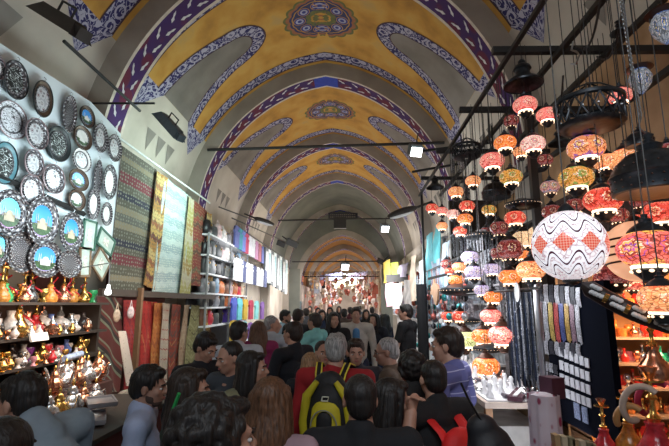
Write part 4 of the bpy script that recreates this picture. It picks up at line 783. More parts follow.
metal_lantern(536, 165, 10, 1.95, 'dome', 'small dark dome deep behind the white-pink lantern'); metal_lantern(560, 140, 12, 2.1, 'bell', 'dark bell lantern deep between the cluster and the large orange lantern')
metal_lantern(600, 178, 13, 2.0, 'dome', 'dark dome lantern between the amber green-disc and peach lanterns'); metal_lantern(620, 30, 10, 2.0, 'bell', 'dark bell lamp at the top behind the silver chain')
for i, (px, py, rx, x, lab) in enumerate(((552, 212, 10, 1.95, 'dark red lantern left of the red starburst one, deep in the stall'), (618, 215, 10, 2.0, 'dull red lantern under the pierced black lid'), (640, 200, 10, 2.1, 'dull red lantern deep under the black lid, right side'), (575, 205, 9, 2.0, 'dull lantern deep above the white globe'), (600, 282, 9, 1.8, 'dark red lantern above the studded scabbard'), (632, 282, 10, 2.0, 'dark red lantern right above the studded scabbard'), (545, 160, 8, 2.0, 'dull lantern deep right of the white-pink one'), (487, 233, 8, 1.8, 'dull lantern deep left of the red-striped one'))):
    lantern(px, py, rx, x, 'dim', lab)
# steel chain and hook
c = AX(634, 60, 1.6); mb = MB(); a, b = AX(617, -20, 1.6), AX(641, 118, 1.55); n = 60
for i in range(n):
    p = a+(b-a)*i/n; q = PI/2*(i % 2); mb.tube([p+Vector((.008*math.cos(q)*math.cos(t), .008*math.sin(q)*math.cos(t), .016*math.sin(t))) for t in [j*PI/4 for j in range(9)]], .003, 4)
mb.tube([b+Vector((0, 0, .0)), b+Vector((-.02, 0, -.05)), b+Vector((.015, 0, -.09)), b+Vector((-.01, 0, -.13))], .005, 5); tag(mb.build('steel_chain', M_steel), 'long shiny steel chain hanging at the upper right', 'chain')
c = AX(576, 50, 1.37); mb = MB(); mb.tube([c+Vector((0, .02, .07)), c+Vector((.0, .05, .03)), c+Vector((0, .0, -.01)), c+Vector((0, -.03, -.05)), c+Vector((0, .02, -.08)), c+Vector((0, .07, -.05))], .006, 6); tag(mb.build('hook', M_steel), 'shiny S-shaped steel hook under the black beam', 'hook')
# studded scabbard
a = AY(582, 284, 1.9); b = AY(680, 328, 1.75); d = (b-a); c = (a+b)/2; o = empty('scabbard', c, 'dark leather scabbard with white studs slung below the lanterns', 'scabbard'); up = Vector((0, 0, 1))
pts = [a-c+d*t+Vector((0, 0, -.02*math.sin(PI*t))) for t in [i/12 for i in range(13)]]; MB().tube(pts, [.010]+[.030]*11+[.026], 12, 0, 1.15).build('sheath', flat('dark_leather', (.018, .010, .009), .5), o)
mb = MB()
for t in (.14, .36, .58, .80):
    for i in range(7):
        p = a-c+d*(t+.018*(i-3)*1.0)+Vector((-.010, -.032, -.02*math.sin(PI*t)+(.016 if i % 2 else -.012))); mb.ball(p, (.013, .012, .010), None, 6, 4)
mb.build('white_studs', flat('ivory_stud', (.62, .62, .62), .4), o)
for t in (.26, .48, .70): p = a-c+d*t+Vector((0, 0, -.02*math.sin(PI*t))); MB().tube([p-d.normalized()*.008, p+d.normalized()*.008], .046, 12, 0, .5).build('brass_band', GC['gold'], o)
mb = MB(); mb.tube([a-c+Vector((0, 0, .0)), a-c+Vector((.02, .02, .35))], .003, 5); mb.tube([b-c-d*.3, b-c-d*.3+Vector((0, .02, .5))], .003, 5); mb.build('cord', M_iron, o)
# black jewellery board with cards
wxr = 1.5; yA, yB, zt, zb = 2.72, 3.56, 2.14, 1.19
o = empty('jewellery_board', (wxr, (yA+yB)/2, (zt+zb)/2), 'tall black board covered with earring cards at the front of the right shop', 'board')
MB().box((.02, 0, 0), (.04, yB-yA, zt-zb)).build('panel', (lambda k: k.out((.003, .004, .009), 1.0, spec=.05))(N('black_velvet')), o, False)
M_card = (lambda k: k.out(k.mix(k.M('LESS_THAN', k.vor(k.obj()[0], 24, rnd=.5), .34), (.58, .58, .64), (.05, .05, .08)), .5))(N('earring_card_print'))
def board_item(name, px, py, w_, h_, m, lab, cat, grp, hang=False):
    c = AX(px, py, wxr-.008); s_ = c.y/FPX; mb = MB()
    if not hang: mb.box((0, 0, 0), (.006, abs(AX(px+w_*.43, py, wxr).y-AX(px-w_*.43, py, wxr).y), h_*s_)); 
    else:
        n = 5
        for i in range(n): y_ = (i-n/2+.5)*abs(AX(px+w_*.43, py, wxr).y-AX(px-w_*.43, py, wxr).y)/n; mb.tube([(0, y_, h_*s_/2), (-.004, y_+.003, 0), (0, y_, -h_*s_/2*random.uniform(.8, 1))], .0035, 5)
    t = mb.build(name, m, None, False); t.location = c; tag(t, lab, cat, grp)
cs_silver = flat('beads_silver', (.5, .5, .55), .3, .3, var=.6, scale=120); cs_dark = flat('beads_dark', (.08, .08, .1), .3, .3, var=.6, scale=120)
for r, (y0, n, h_) in enumerate(((352, 6, 8.5), (365, 6, 8.5), (378, 6, 8.5), (391, 6, 8))):
    for i in range(n):
        px = 561+i*5.2+r*.6; 
        if px > 590: continue
        py = y0+(px-561)*.42; board_item('earring_card', px, py, 4.4, h_, M_card, 'white earring card, %s from the left in the %s row of the board' % (ordn[i], ordn[r]), 'earring card', 'earring cards on the black board')
for r in range(4):
    for i in range(4):
        px = 541.5+i*4.8; py = 364+r*10.5+(px-541)*.4; board_item('chain_set', px, py, 4.4, 9, cs_silver if (i+r) % 3 else cs_dark, 'short %s chains, %s from the left in the %s row of the board edge' % ('silver' if (i+r) % 3 else 'dark', ordn[i], ordn[r]), 'chains', 'short chains at the left edge of the board', True)
for i in range(2): board_item('bracelet_set', 577+i*8, 411+i*4, 6, 14, flat('blue_grey_beads', (.18, .22, .35), .4, var=.6, scale=90), '%s blue-grey bracelet card at the bottom of the black board' % ('left', 'right')[i], 'earring card', 'earring cards on the black board')
cs = [((.5, .5, .55), 'silver'), ((.3, .2, .25), 'plum'), ((.45, .3, .1), 'amber'), ((.1, .12, .3), 'navy'), ((.5, .1, .1), 'red'), ((.6, .45, .15), 'golden')]
for r, (py, hh) in enumerate(((294, 20), (321, 38), (347, 13))):
    for i in range(8):
        px = 541+i*5.4; cc, nm = cs[(i*5+r) % 6] if r == 1 else cs[0] if i % 2 else ((.08, .08, .1), 'dark'); board_item('necklace', px, py+(px-540)*.1, 5, hh, flat('beads_'+nm, cc, .3, .3, var=.6, scale=120), '%s strands, %s from the left in the %s row of the board' % (nm, ordn[i], ('top', 'long middle', 'short lower')[r]), 'necklace', 'necklace strands on the board', True)
o = empty('display_pole', (1.40, 3.45, 0), 'shiny grey metal pole between the dark necklaces and the board', 'pole'); MB().tube([(0, 0, 0.02), (0, 0, 2.25)], .024, 14).build('tube', flat('satin_pole', (.42, .42, .44), .3, .9), o); MB().lathe([(0, 0), (.14, 0), (.13, .02), (.03, .03)], 20).build('foot', M_iron, o)
for i in range(15):
    px = 506+i*1.75; x = 1.36+.012*(i % 4); c = AX(px, 292, x); L = (AX(px, 292, x).z-AX(px, 372+((i*7) % 5)*5, x).z); mb = MB(); w_ = .018
    mb.tube([(0, w_*math.sin(t*PI), -L*abs(1-t)) if False else (.0, w_*(1 if t > 1 else -1)*math.sin(min(t, 2-t)*PI*.5)*.8, -L*min(t, 2-t) if t <= 1 else -L*(2-t)) for t in [q/10 for q in range(21)]], .0055, 6)
    for q in range(14): mb.ball((random.uniform(-.006, .006), random.uniform(-.018, .018), -L*random.uniform(.1, 1)), random.uniform(.006, .011), None, 6, 4)
    nm, cc = [('black', (.02, .022, .03)), ('navy blue', (.02, .03, .06)), ('silver grey', (.20, .21, .24))][i % 3]
    t = mb.build('bead_necklace', flat('beads_long_'+nm, cc, .3, .2, var=.6, scale=90)); t.location = c; tag(t, 'long %s bead necklace, %s strand from the left before the pole' % (nm, ordn[i]), 'necklace', 'long necklaces left of the pole')
tag(MB().tube([(1.38, 3.3, AX(515, 290, 1.38).z), (1.38, 5.4, AX(515, 290, 1.38).z)], .012, 6).build('necklace_rail', M_iron), 'black rail that carries the long necklaces', 'rail')
c = AX(518, 292, 1.35); o = empty('oval_mirror', c, 'small pale oval mirror at the top of the dark necklaces', 'mirror'); MB().lathe([(0, 0), (.045, 0), (.05, .01), (.045, .015), (0, .012)], 20, (0, 0, 0), 0, Matrix(((0, 0, -1), (1, 0, 0), (0, 1.6, 0)))).build('glass', flat('pale_mirror', (.6, .62, .64), .2), o)
# jewellery table
o = empty('jewellery_table', (1.24, 4.68, 0), 'pale jewellery display table with a wooden leg on the right of the street', 'table'); tw, tl, tz = .55, 2.5, 1.28
MB().box((0, 0, tz), (tw, tl, .04)).build('table_top', flat('pale_table', (.55, .44, .38), .5), o, False); MB().box((0, 0, tz+.025), (tw-.06, tl-.06, .012)).build('white_liner', flat('white_liner', (.72, .72, .74), .7), o, False)
for sx in (-1, 1):
    for sy in (-1, 1): MB().box((sx*.24, sy*1.2, tz/2), (.05, .05, tz-.02)).build('leg', flat('orange_wood', (.34, .16, .06), .5), o, False)
MB().box((0, 0.1, .58), (.44, 2.2, 1.0)).build('glass_case', flat('white_case', (.62, .62, .62), .25), o, False)
mb = MB()
for i in range(9): mb.box((-.235, -1.1+i*.26, .6), (.012, .012, 1.05))
for z in (.3, .6, .9): mb.box((-.235, 0, z), (.012, 2.3, .012))
mb.build('case_frame', M_steel, o, False)
for i in range(64):
    u = i % 4; y = 3.55+(i//4)*.145; x = 1.04+u*.13; kd = (i*7) % 5; mb = MB()
    if kd in (0, 3): mb.lathe([(0, 0), (.03, 0), (.028, .02), (.012, .05), (.02, .09), (.012, .11), (0, .115)], 10); nm, lb = 'display_bust', 'small white display bust'
    elif kd == 1: mb.lathe([(.028, 0), (.036, .008), (.028, .016), (.022, .008), (.028, 0)], 14); nm, lb = 'bracelet', 'silver bracelet'
    elif kd == 2: mb.box((0, 0, .012), (.07, .09, .02), 0, (0, .2, 0)); nm, lb = 'ring_box', 'flat pale ring box'
    else: mb.ball((0, 0, .03), (.03, .03, .03), None, 10, 7); mb.ball((0, 0, .065), .015, None, 8, 5); nm, lb = 'trinket_pot', 'round silver trinket pot'
    t = mb.build(nm, {0: flat('bust_white', (.75, .74, .76), .6), 3: flat('bust_white', (.75, .74, .76), .6), 1: M_steel, 2: flat('box_dark', (.10, .08, .10), .6) if i % 2 else flat('bust_white', (.75, .74, .76), .6), 4: GC['silver']}[kd]); t.location = (x, y, tz+.032); tag(t, '%s, %s across and %s back on the jewellery table' % (lb, ordn[u], ordn[i//4]), nm.replace('_', ' '), 'trinkets on the jewellery table')
for i, (px, py, lab) in enumerate(((513, 383, 'long dark jewellery roll, upper of two at the near end of the table'), (527, 390, 'long dark jewellery roll, lower of two beside the maroon box'))):
    c = AX(px, py, 1.25); mb = MB(); mb.box((0, 0, 0), (.10, .42, .03), 0, (0, .0, -.5)); mb.box((0, 0, .018), (.03, .38, .01), 1, (0, 0, -.5)); t = mb.build('jewellery_roll', [flat('box_maroon', (.07, .02, .035), .6), flat('bust_white', (.75, .74, .76), .6)], None, False); t.location = (1.28+.12*i, 3.62-.05*i, tz+.045); tag(t, lab, 'jewellery roll')
c = AY(552, 387, 2.9); mb = MB(); mb.box((0, 0, 0), (.09, .11, .12), 0, (0, 0, .3)); t = mb.build('jewellery_box', flat('box_maroon', (.07, .02, .035), .6), None, False); t.location = c; tag(t, 'upright maroon box on top of the flowered cloth', 'box')
k = N('flowered_cotton'); q = k.uv()[0]; fl_cloth = k.out(k.ramp(k.vor(k.n('ShaderNodeVectorMath', {0: q, 1: (4.5, 7, 1)}, operation='MULTIPLY').outputs[0], 1.0, rnd=.35), [(0, (.35, .02, .08)), (.2, (.30, .05, .1)), (.26, (.6, .52, .58)), (1, (.66, .6, .66))]), .9)
c = AY(543, 394, 2.85); mb = MB(); mb.grid(lambda u, v: (.085*math.cos(u)*(1.1-.12*v)+.006*math.sin(u*9), .09*math.sin(u)*(1.1-.12*v), -1.0+1.0*v), 40, 12, 0, (0, 2*PI), (0, 1), lambda u, v: (u/3, v*1.2)); mb.ball((0, 0, -.03), (.08, .08, .04)); t = mb.build('flowered_cover', fl_cloth); t.location = c+Vector((0, 0, -.0)); tag(t, 'white cloth cover with small red flowers on a stand at the street side', 'cloth')
for i in range(7):
    c = AY(556+i*6, 428+i*1.5, 2.62); mb = MB(); mb.box((0, 0, 0), (.028, .05, .34), 0, (0, .05*(i % 3-1), 0)); t = mb.build('rolled_mat', flat('mat_%s' % ('tan', 'cream', 'olive')[i % 3], ((.36, .24, .12), (.5, .42, .28), (.2, .18, .10))[i % 3], .8), None, False); t.location = c-Vector((0, 0, .2)); tag(t, 'upright %s rolled mat, %s from the left under the black board' % (('tan', 'cream', 'olive')[i % 3], ordn[i]), 'mat', 'rolled mats under the black board')
tag(MB().box((1.52, 2.62, .42), (.5, .3, .8)).build('mat_crate', M_wood, None, False), 'wooden crate holding the rolled mats at the bottom right', 'crate')
# ---- glass shelves at the right
o = empty('glass_shelf', (2.25, 3.25, 0), 'warmly lit shelf unit with small coloured glass at the right edge', 'shelf')
GZs = [AY(620, p, 3.15).z for p in (306, 336, 361, 385, 412, 440)]
MB().box((0, .24, 1.6), (1.35, .04, 1.9)).build('back_panel', flat('amber_back', (.6, .30, .12), .6, var=.3, scale=4), o, False)
for z in GZs: MB().box((0, 0, z-.008), (1.35, .44, .014)).build('glass_board', flat('shelf_glass', (.5, .33, .22), .2), o, False)
for sx in (-1, 1): MB().box((sx*.66, 0, 1.55), (.03, .44, 2.0)).build('side_panel', M_wood, o, False)
cc_ = ['red', 'amber', 'red', 'copper', 'green', 'gold', 'silver', 'amber', 'pink', 'blue']
gk = {'red': 'red', 'amber': 'amber', 'copper': 'copper', 'green': 'turquoise-green', 'gold': 'gold', 'silver': 'silver', 'pink': 'pink', 'blue': 'blue'}
def glassm(n, c): return flat('glass_'+n, c, .08, .2, var=.4, scale=25, es=.25)
GG = {'red': glassm('red', (.6, .03, .02)), 'amber': glassm('amber', (.7, .20, .04)), 'copper': GC['copper'], 'green': glassm('green', (.02, .35, .18)), 'gold': GC['gold'], 'silver': GC['silver'], 'pink': glassm('pink', (.55, .15, .15)), 'blue': glassm('blue', (.2, .35, .6))}
PRF = [[(0, 0), (.03, 0), (.012, .02), (.035, .05), (.04, .08), (.03, .11), (.02, .12)], [(0, 0), (.035, 0), (.04, .03), (.036, .07), (.038, .075), (.03, .07)], [(0, 0), (.03, 0), (.04, .03), (.03, .06), (.012, .08), (.012, .13), (.018, .135)]]
pat = [['red', 'pink', 'silver', 'amber', 'gold', 'amber', 'copper', 'red', 'amber'], ['silver', 'red', 'silver', 'red', 'amber', 'amber', 'amber', 'amber', 'copper'], ['silver', 'blue', 'silver', 'green', 'green', 'silver', 'red', 'pink', 'copper'], ['red', 'red', 'amber', 'pink', 'pink', 'red', 'silver', 'copper', 'red'], ['copper', 'amber', 'gold', 'copper', 'gold', 'red', 'amber', 'copper', 'gold'], ['amber', 'copper', 'red', 'gold', 'amber', 'copper', 'red', 'gold', 'red']]
for r in range(6):
    for i in range(15):
        cn_ = pat[r][i % 9]; px = 588+i*6.0; c = AY(px, 350, 3.12+.05*(i % 2)); kd = (i*2+r) % 3; t = MB().lathe(PRF[kd], 14).build('glass_vase' if kd != 1 else 'tea_glass', GG[cn_]); t.location = (c.x, c.y, GZs[r]); s_ = random.uniform(.62, .8); t.scale = (s_, s_, s_)
        tag(t, '%s %s, %s from the left on the %s shelf of the lit unit' % (gk[cn_], 'glass vase' if kd != 1 else 'tea glass', ordn[i], ('top', 'second', 'third', 'fourth', 'fifth', 'lowest')[r]), 'glass', 'coloured glass on the lit shelves')
# hookah and hoses in the right corner
hookah(AY(604, 432, 2.65)-Vector((0, 0, .12)), .75, 'red', 'red enamel hookah at the bottom right beside the board', 'hookahs at the right corner', False)
hookah(AY(655, 430, 2.45)-Vector((0, 0, .2)), 1.3, 'red', 'taller red hookah at the bottom right corner of the picture', 'hookahs at the right corner', False)
hookah(AY(628, 428, 2.6)-Vector((0, 0, .12)), .8, 'amber', 'amber hookah between the two red ones', 'hookahs at the right corner', False)
hookah(AY(652, 345, 2.6)-Vector((0, 0, .18)), .95, 'copper', 'copper hookah standing before the lit shelves', 'hookahs at the right corner', False)
def ringhose(px, py, rx, y, cc, lab, a0=.3, a1=5.6):
    c = AY(px, py, y); r = rx*y/FPX; t = MB().tube([(r*math.cos(a), .03*a, r*1.25*math.sin(a)) for a in [a0+(a1-a0)*i/20 for i in range(21)]], .016, 10).build('hookah_hose', flat(cc[0], cc[1], .5)); t.location = c; tag(t, lab, 'hose')
ringhose(650, 408, 14, 2.3, ('cream_hose', (.58, .45, .36)), 'thick cream hookah hose looped at the bottom right', .8, 5.0); ringhose(638, 421, 9, 2.35, ('orange_hose', (.55, .28, .10)), 'orange-tan hookah hose inside the cream loop', .8, 4.0); ringhose(664, 402, 13, 2.4, ('crimson_hose', (.4, .02, .06)), 'crimson hookah hose at the right picture edge', 1.0, 5.4)
for i, z in enumerate((.75,)): tag(MB().box((1.95, 2.5, .62), (.6, .55, 1.0)).build('corner_table', M_wood, None, False), 'wooden stand under the hookahs at the bottom right corner', 'table')
# ---- mid right: hanging chains, teal cloths, trinkets
def strandbunch(px, py0, py1, x, n, cc, lab, nm='hanging_chains', grp='bunches of hanging chains'):
    c = AX(px, py0, x); L = c.z-AX(px, py1, x).z; mb = MB()
    for i in range(n):
        y_ = (i-n/2)*.03; xx = random.uniform(-.03, .03); mb.tube([(xx, y_, 0), (xx+.01, y_+.01, -L*.5), (xx, y_, -L*random.uniform(.75, 1))], .0065, 4)
        for q in range(5): mb.ball((xx, y_, -L*random.uniform(.1, .95)), .014, None, 5, 4)
    mb.box((0, 0, 0), (.1, n*.03, .02)); mb.tube([(0, 0, 0), (0, 0, GZ-c.z)], .005, 4)
    t = mb.build(nm, flat('strand_'+cc[0], cc[1], .3, .5, var=.5, scale=60)); t.location = c; return tag(t, lab, 'hanging chains', grp)
sp_ = [(470, 235, 290), (479, 232, 300), (488, 236, 310), (497, 250, 330), (500, 285, 350), (462, 236, 262), (452, 150, 176), (461, 152, 172), (466, 180, 215), (482, 300, 350), (470, 300, 330), (455, 235, 258), (444, 238, 252)]
for i, (px, a_, b_) in enumerate(sp_): strandbunch(px, a_, b_, 1.72 if px > 480 else 1.6, 9, [('silver', (.5, .52, .56)), ('pale', (.62, .62, .66)), ('dark', (.08, .08, .10))][i % 3], '%s hanging chains, bunch %s counted through the middle of the right stall' % (['silver', 'pale', 'dark'][i % 3], ordn[i]))
tl = [((436, 224), (442, 222), (440, 262), (433, 264), (.12, .48, .52), 'turquoise scarf hanging at the left of the lantern stall'), ((427, 236), (433, 232), (431, 285), (424, 288), (.10, .40, .45), 'darker turquoise scarf left of the other scarves'), ((443, 245), (450, 240), (450, 300), (443, 302), (.42, .5, .58), 'pale blue-grey scarf behind the tan leather piece'), ((432, 262), (441, 258), (442, 300), (433, 305), (.3, .36, .46), 'blue-grey scarf just above the tan leather piece'), ((420, 262), (426, 258), (426, 330), (420, 332), (.48, .52, .55), 'pale grey scarf at the corner of the trinket shop')]
for i, (a, b, c, d, cc, lab) in enumerate(tl): cloth('hanging_scarf', lab, 'scarf', a, b, c, d, flat('scarf_%d' % i, cc, .8, var=.3, scale=5), x=1.50-.02*(i % 3), wave=.03, nw=1, group='scarves of the right shops')
c = AX(434, 291, 1.3); t = MB().plate([(0, y_, z_) for y_, z_ in ((-.22, -.14), (-.30, .02), (-.20, .10), (-.02, .12), (.02, .20), (.06, .12), (.26, .06), (.34, -.04), (.16, -.06), (.0, -.20), (-.1, -.22))], (.03, 0, 0)).build('leather_piece', flat('tan_leather', (.42, .24, .14), .7), None, False); t.location = c; t.scale = (1, 1, 1.0); tag(t, 'tan leather hide-shaped piece hanging beside the turquoise scarves', 'leather')
for i in range(70):
    px = 418+(i % 10)*5.2; py = 288+(i//10)*9.5; 
    if px > 466 or (px > 448 and py > 325): continue
    x = 1.42+.05*(i % 3); c = AX(px, py, x); mb = MB(); cc = [('silver', (.6, .6, .64)), ('teal', (.05, .35, .35)), ('coral', (.6, .15, .12)), ('black', (.03, .03, .04)), ('pale blue', (.4, .5, .62))][(i*3+i//10) % 5]
    mb.ball((0, 0, 0), (.045, .06, .055), None, 8, 6); mb.tube([(0, 0, .05), (0, 0, 2.6-c.z)], .004, 4); t = mb.build('hanging_ornament', flat('orn_'+cc[0], cc[1], .25, .3, var=.5, scale=40)); t.location = c
    tag(t, 'small %s ornament, %s in the %s hanging row of the trinket shop' % (cc[0], ordn[i % 10], ordn[i//10]), 'ornament', 'small ornaments of the trinket shop')
for i, x in enumerate((1.42, 1.47, 1.52)): tag(MB().tube([(x, 5.2, 2.6), (x, 8.5, 2.6)], .010, 6).build('hanging_rail', M_iron), 'thin %s rail carrying the small ornaments' % ('street side', 'middle', 'inner')[i], 'rail')
o = empty('trinket_shelf', (1.75, 6.9, 0), 'white trinket display wall of the right shop', 'shelf'); MB().box((.05, 0, 1.35), (.04, 3.0, 2.7)).build('back_panel', flat('trinket_back', (.34, .36, .40), .5, var=.5, scale=14), o, False)
for z in (.6, .95, 1.3, 1.65, 2.0, 2.35): MB().box((-.05, 0, z), (.18, 3.0, .02)).build('shelf_board', flat('white_shelf', (.66, .68, .70), .5), o, False)
post('corner_column', 'black draped column at the corner beside the black T-shirt man', (1.28, 8.15, 0), (1.28, 8.15, 2.35), .10, flat('black_drape', (.012, .012, .014), .8), 10, 'column')
# bulbs strung on the right
for i, (px, py, lab) in enumerate(((418, 275, 'small white globe lamp by the pale grey scarf'), (474, 390, 'small lamp standing on the jewellery table'))):
    pass
# ================================================================ far right, far end, rods and lamps
# right side shops beyond the lantern stall (y 9 - 29)
def RW(px, py, x=2.3): return AX(px, py, x)
o = empty('stall_counter', (2.35, 14.5, 0), 'white lit counter of the shop behind the black T-shirt man', 'counter'); MB().box((0, 0, .98), (.7, 9, .05)).build('counter_top', MW, o, False); MB().box((0, 0, .48), (.6, 8.9, .95)).build('counter_body', flat('counter_glass', (.5, .58, .62), .2), o, False)
o = empty('shop_shelving', (2.8, 18, 0), 'bright shelving wall of the far right shops', 'shelf'); MB().box((.05, 0, 1.8), (.05, 19.5, 3.5)).build('back_panel', flat('bright_back', (.6, .58, .58), .7), o, False)
for z in (1.4, 1.9, 2.4, 2.9): MB().box((-.08, 0, z), (.3, 19.5, .03)).build('shelf_board', MW, o, False)
fr = [((383, 263), (390, 259), (390, 281), (384, 283), (.72, .55, .10), 'yellow-orange cloth', 'cloth'), ((390, 263), (398, 262), (398, 277), (391, 278), (.45, .62, .05), 'lime green cloth', 'cloth'), ((399, 266), (409, 262), (407, 277), (399, 277), (.30, .26, .36), 'mauve grey cloth', 'cloth'), ((376, 270), (382, 264), (381, 312), (376, 310), (.62, .5, .34), 'tall cream cloth at the left', 'cloth'), ((411, 258), (416, 254), (417, 300), (411, 302), (.66, .52, .40), 'tall cream cloth at the right', 'cloth'),
 ((385, 284), (393, 282), (393, 306), (386, 307), (.75, .45, .55), 'pink shirt', 'shirt'), ((394, 284), (403, 283), (403, 308), (394, 309), (.8, .78, .8), 'white shirt', 'shirt'), ((404, 280), (411, 280), (411, 308), (404, 309), (.78, .74, .72), 'cream shirt', 'shirt'), ((370, 282), (375, 276), (375, 306), (371, 308), (.7, .62, .55), 'pale shirt', 'shirt')]
for i, (a, b, c, d, cc, lab, cat) in enumerate(fr): cloth('hanging_cloth' if cat == 'cloth' else 'hanging_shirt', lab+' hanging in the shop above the dark-dressed women', cat, a, b, c, d, flat('far_cloth_%d' % i, cc, .8, var=.3, scale=3), x=2.0, wave=.05, nw=1, group='clothes hanging in the far right shop')
c = AX(397, 278, 1.85); mb = MB(); mb.box((0, 0, 0), (.05, 1.0, .30)); t = mb.build('shop_sign', M_iron, None, False); t.location = c; t.rotation_euler = (0, 0, .9); tag(t, 'small black sign board hanging below the lime green cloth', 'sign')
pc = [('salmon', (.62, .20, .15)), ('white', (.8, .76, .74)), ('rose', (.6, .3, .3)), ('cream', (.75, .6, .45)), ('brick', (.4, .10, .06)), ('pale blue', (.45, .5, .62)), ('dark', (.05, .04, .05))]
for i in range(64):
    y = 10+(i % 16)*1.15; z = (1.42, 1.92, 2.42, 2.92)[i//16]; nm, cc = pc[(i*5+i//16*3) % 7]; mb = MB(); mb.ball((0, 0, .14), (.13, .2, .14), None, 10, 7); mb.ball((0, .03, .30), (.08, .10, .07), None, 8, 5)
    t = mb.build('wrapped_bundle', flat('bundle2_'+nm.replace(' ', '_'), cc, .8)); t.location = (2.68, y, z); tag(t, '%s bundle, %s along the %s shelf of the far right shops' % (nm, ordn[i % 16], ('lowest', 'second', 'third', 'top')[i//16]), 'bundle', 'bundles on the far right shelves')
# farther vault: shop fronts and hanging goods on both sides
for sx, nm in ((-1, 'left'), (1, 'right')):
    x = -3.0 if sx < 0 else 1.95; tag(MB().box((x+sx*.25, 46, 1.6), (.4, 33, 3.2)).build('wall_shopfront_'+nm, flat('far_front', (.55, .45, .40), .8, var=.4, scale=1.2), None, False), kind='structure')
random.seed(11)
cnt = {}
_te = {2: 'twenty', 3: 'thirty', 4: 'forty', 5: 'fifty', 6: 'sixty'}; _o19 = ordn+['seventeenth', 'eighteenth', 'nineteenth']
def nth(i): return _o19[i] if i < 19 else _te[(i+1)//10][:-1]+'ieth' if (i+1) % 10 == 0 else _te[(i+1)//10]+'-'+_o19[(i+1) % 10-1]
for i in range(260):
    sx = -1 if i % 2 else 1; y = 29.8+(i//2)*.27; ro = (i*7//2) % 3; x = (-2.7+.45*ro) if sx < 0 else (1.65-.45*ro); z = random.uniform(2.15, 4.0) if y < 40 else random.uniform(2.1, 3.6)
    nm, cc = pc[random.choice((0, 0, 1, 1, 1, 2, 3, 3, 4, 5, 5, 6))]; s_ = random.uniform(.4, .95); mb = MB()
    if i % 3: mb.ball((0, 0, 0), (.17*s_, .17*s_, .15*s_), None, 9, 6); mb.tube([(0, 0, .1), (0, 0, 4.1-z)], .01, 4); n_, cat = 'hanging_lamp', 'lamp'
    else: mb.grid(lambda u, v: (.2*s_*u, .03*math.sin(u*9), -.4*s_*v), 6, 3, 0, (-1, 1), (-1, 1)); mb.grid(lambda u, v: (.2*s_*u, .03*math.sin(u*9)+.02, -.4*s_*v), 6, 3, 0, (-1, 1), (-1, 1)); mb.tube([(0, 0, .3*s_), (0, 0, 4.1-z)], .01, 4); n_, cat = 'hanging_garment', 'garment'
    t = mb.build(n_, flat('far_'+nm.replace(' ', '_'), cc, .8)); t.location = (x, y, z); kq = (nm, cat, sx); cnt[kq] = cnt.get(kq, -1)+1; tag(t, 'tiny %s %s, %s nearest of those on the %s in the farthest street' % (nm, cat, nth(cnt[kq]), 'left' if sx < 0 else 'right'), cat, '%s %s goods at the far end' % (nm, cat))
for sx in (-2.7, -2.25, -1.8, 1.65, 1.2, .75): t = MB().tube([(0, 0, 0), (0, 36.9, 0)], .015, 5).build('hanging_line', M_iron); t.location = (sx, 29.2, 4.1); tag(t, 'long thin line for hanging goods in the farthest street, %s' % {-2.7: 'leftmost', -2.25: 'second from the left', -1.8: 'third from the left', 1.65: 'rightmost', 1.2: 'second from the right', .75: 'third from the right'}[sx], 'line')
for i in range(5): tag(MB().tube([(-3.93, 29.6+i*.8, 4.1), (2.53, 29.6+i*.8, 4.1)], .014, 5).build('cross_line', M_iron), '%s thin cross line behind the low pointed arch' % ordn[i], 'line')
arch_l = []
for i in range(48):   # nearer goods hung under the low arch
    px = 302+(i*37) % 80; py = 278+(i*13) % 32; 
    if 330 < px < 362 and py > 300: py -= 15
    c = AY(px, py, 29.6+(i % 5)*.8); nm, cc = pc[(i*3) % 6]; mb = MB(); mb.ball((0, 0, 0), (.15, .14, .16), None, 9, 6); mb.ball((0, 0, -.19), (.08, .08, .08), None, 8, 5); mb.tube([(0, 0, .1), (0, 0, 4.1-c.z)], .010, 4)
    t = mb.build('hanging_lamp', flat('far_'+nm.replace(' ', '_'), cc, .8)); t.location = c; tag(t, 'x', 'lamp', '%s lamps under the low pointed arch' % nm); arch_l.append((nm, px, t))
for nm in set(a_[0] for a_ in arch_l):
    for i, a_ in enumerate(sorted((a_ for a_ in arch_l if a_[0] == nm), key=lambda a_: a_[1])): a_[2]['label'] = '%s hanging lamp, %s of its colour from the left under the low arch' % (nm, nth(i))
for i, (px, py, cc, lab) in enumerate(((331, 277, (.3, .33, .55), 'blue-white banner stretched under the low arch, left one'), (346, 283, (.45, .5, .3), 'pale slanting banner under the low arch, middle one'), (357, 276, (.4, .36, .5), 'mauve banner under the low arch, right one'))):
    c = AY(px, py, 33); mb = MB(); mb.grid(lambda u, v: (.8*u, .06*math.sin(u*4), .25*v+.12*u), 10, 3, 0, (-1, 1), (-1, 1)); mb.grid(lambda u, v: (.8*u, .03+.06*math.sin(u*4), .25*v+.12*u), 10, 3, 0, (-1, 1), (-1, 1)); t = mb.build('banner', flat('banner_%d' % i, cc, .8, var=.5, scale=6)); t.location = c; tag(t, lab, 'banner')
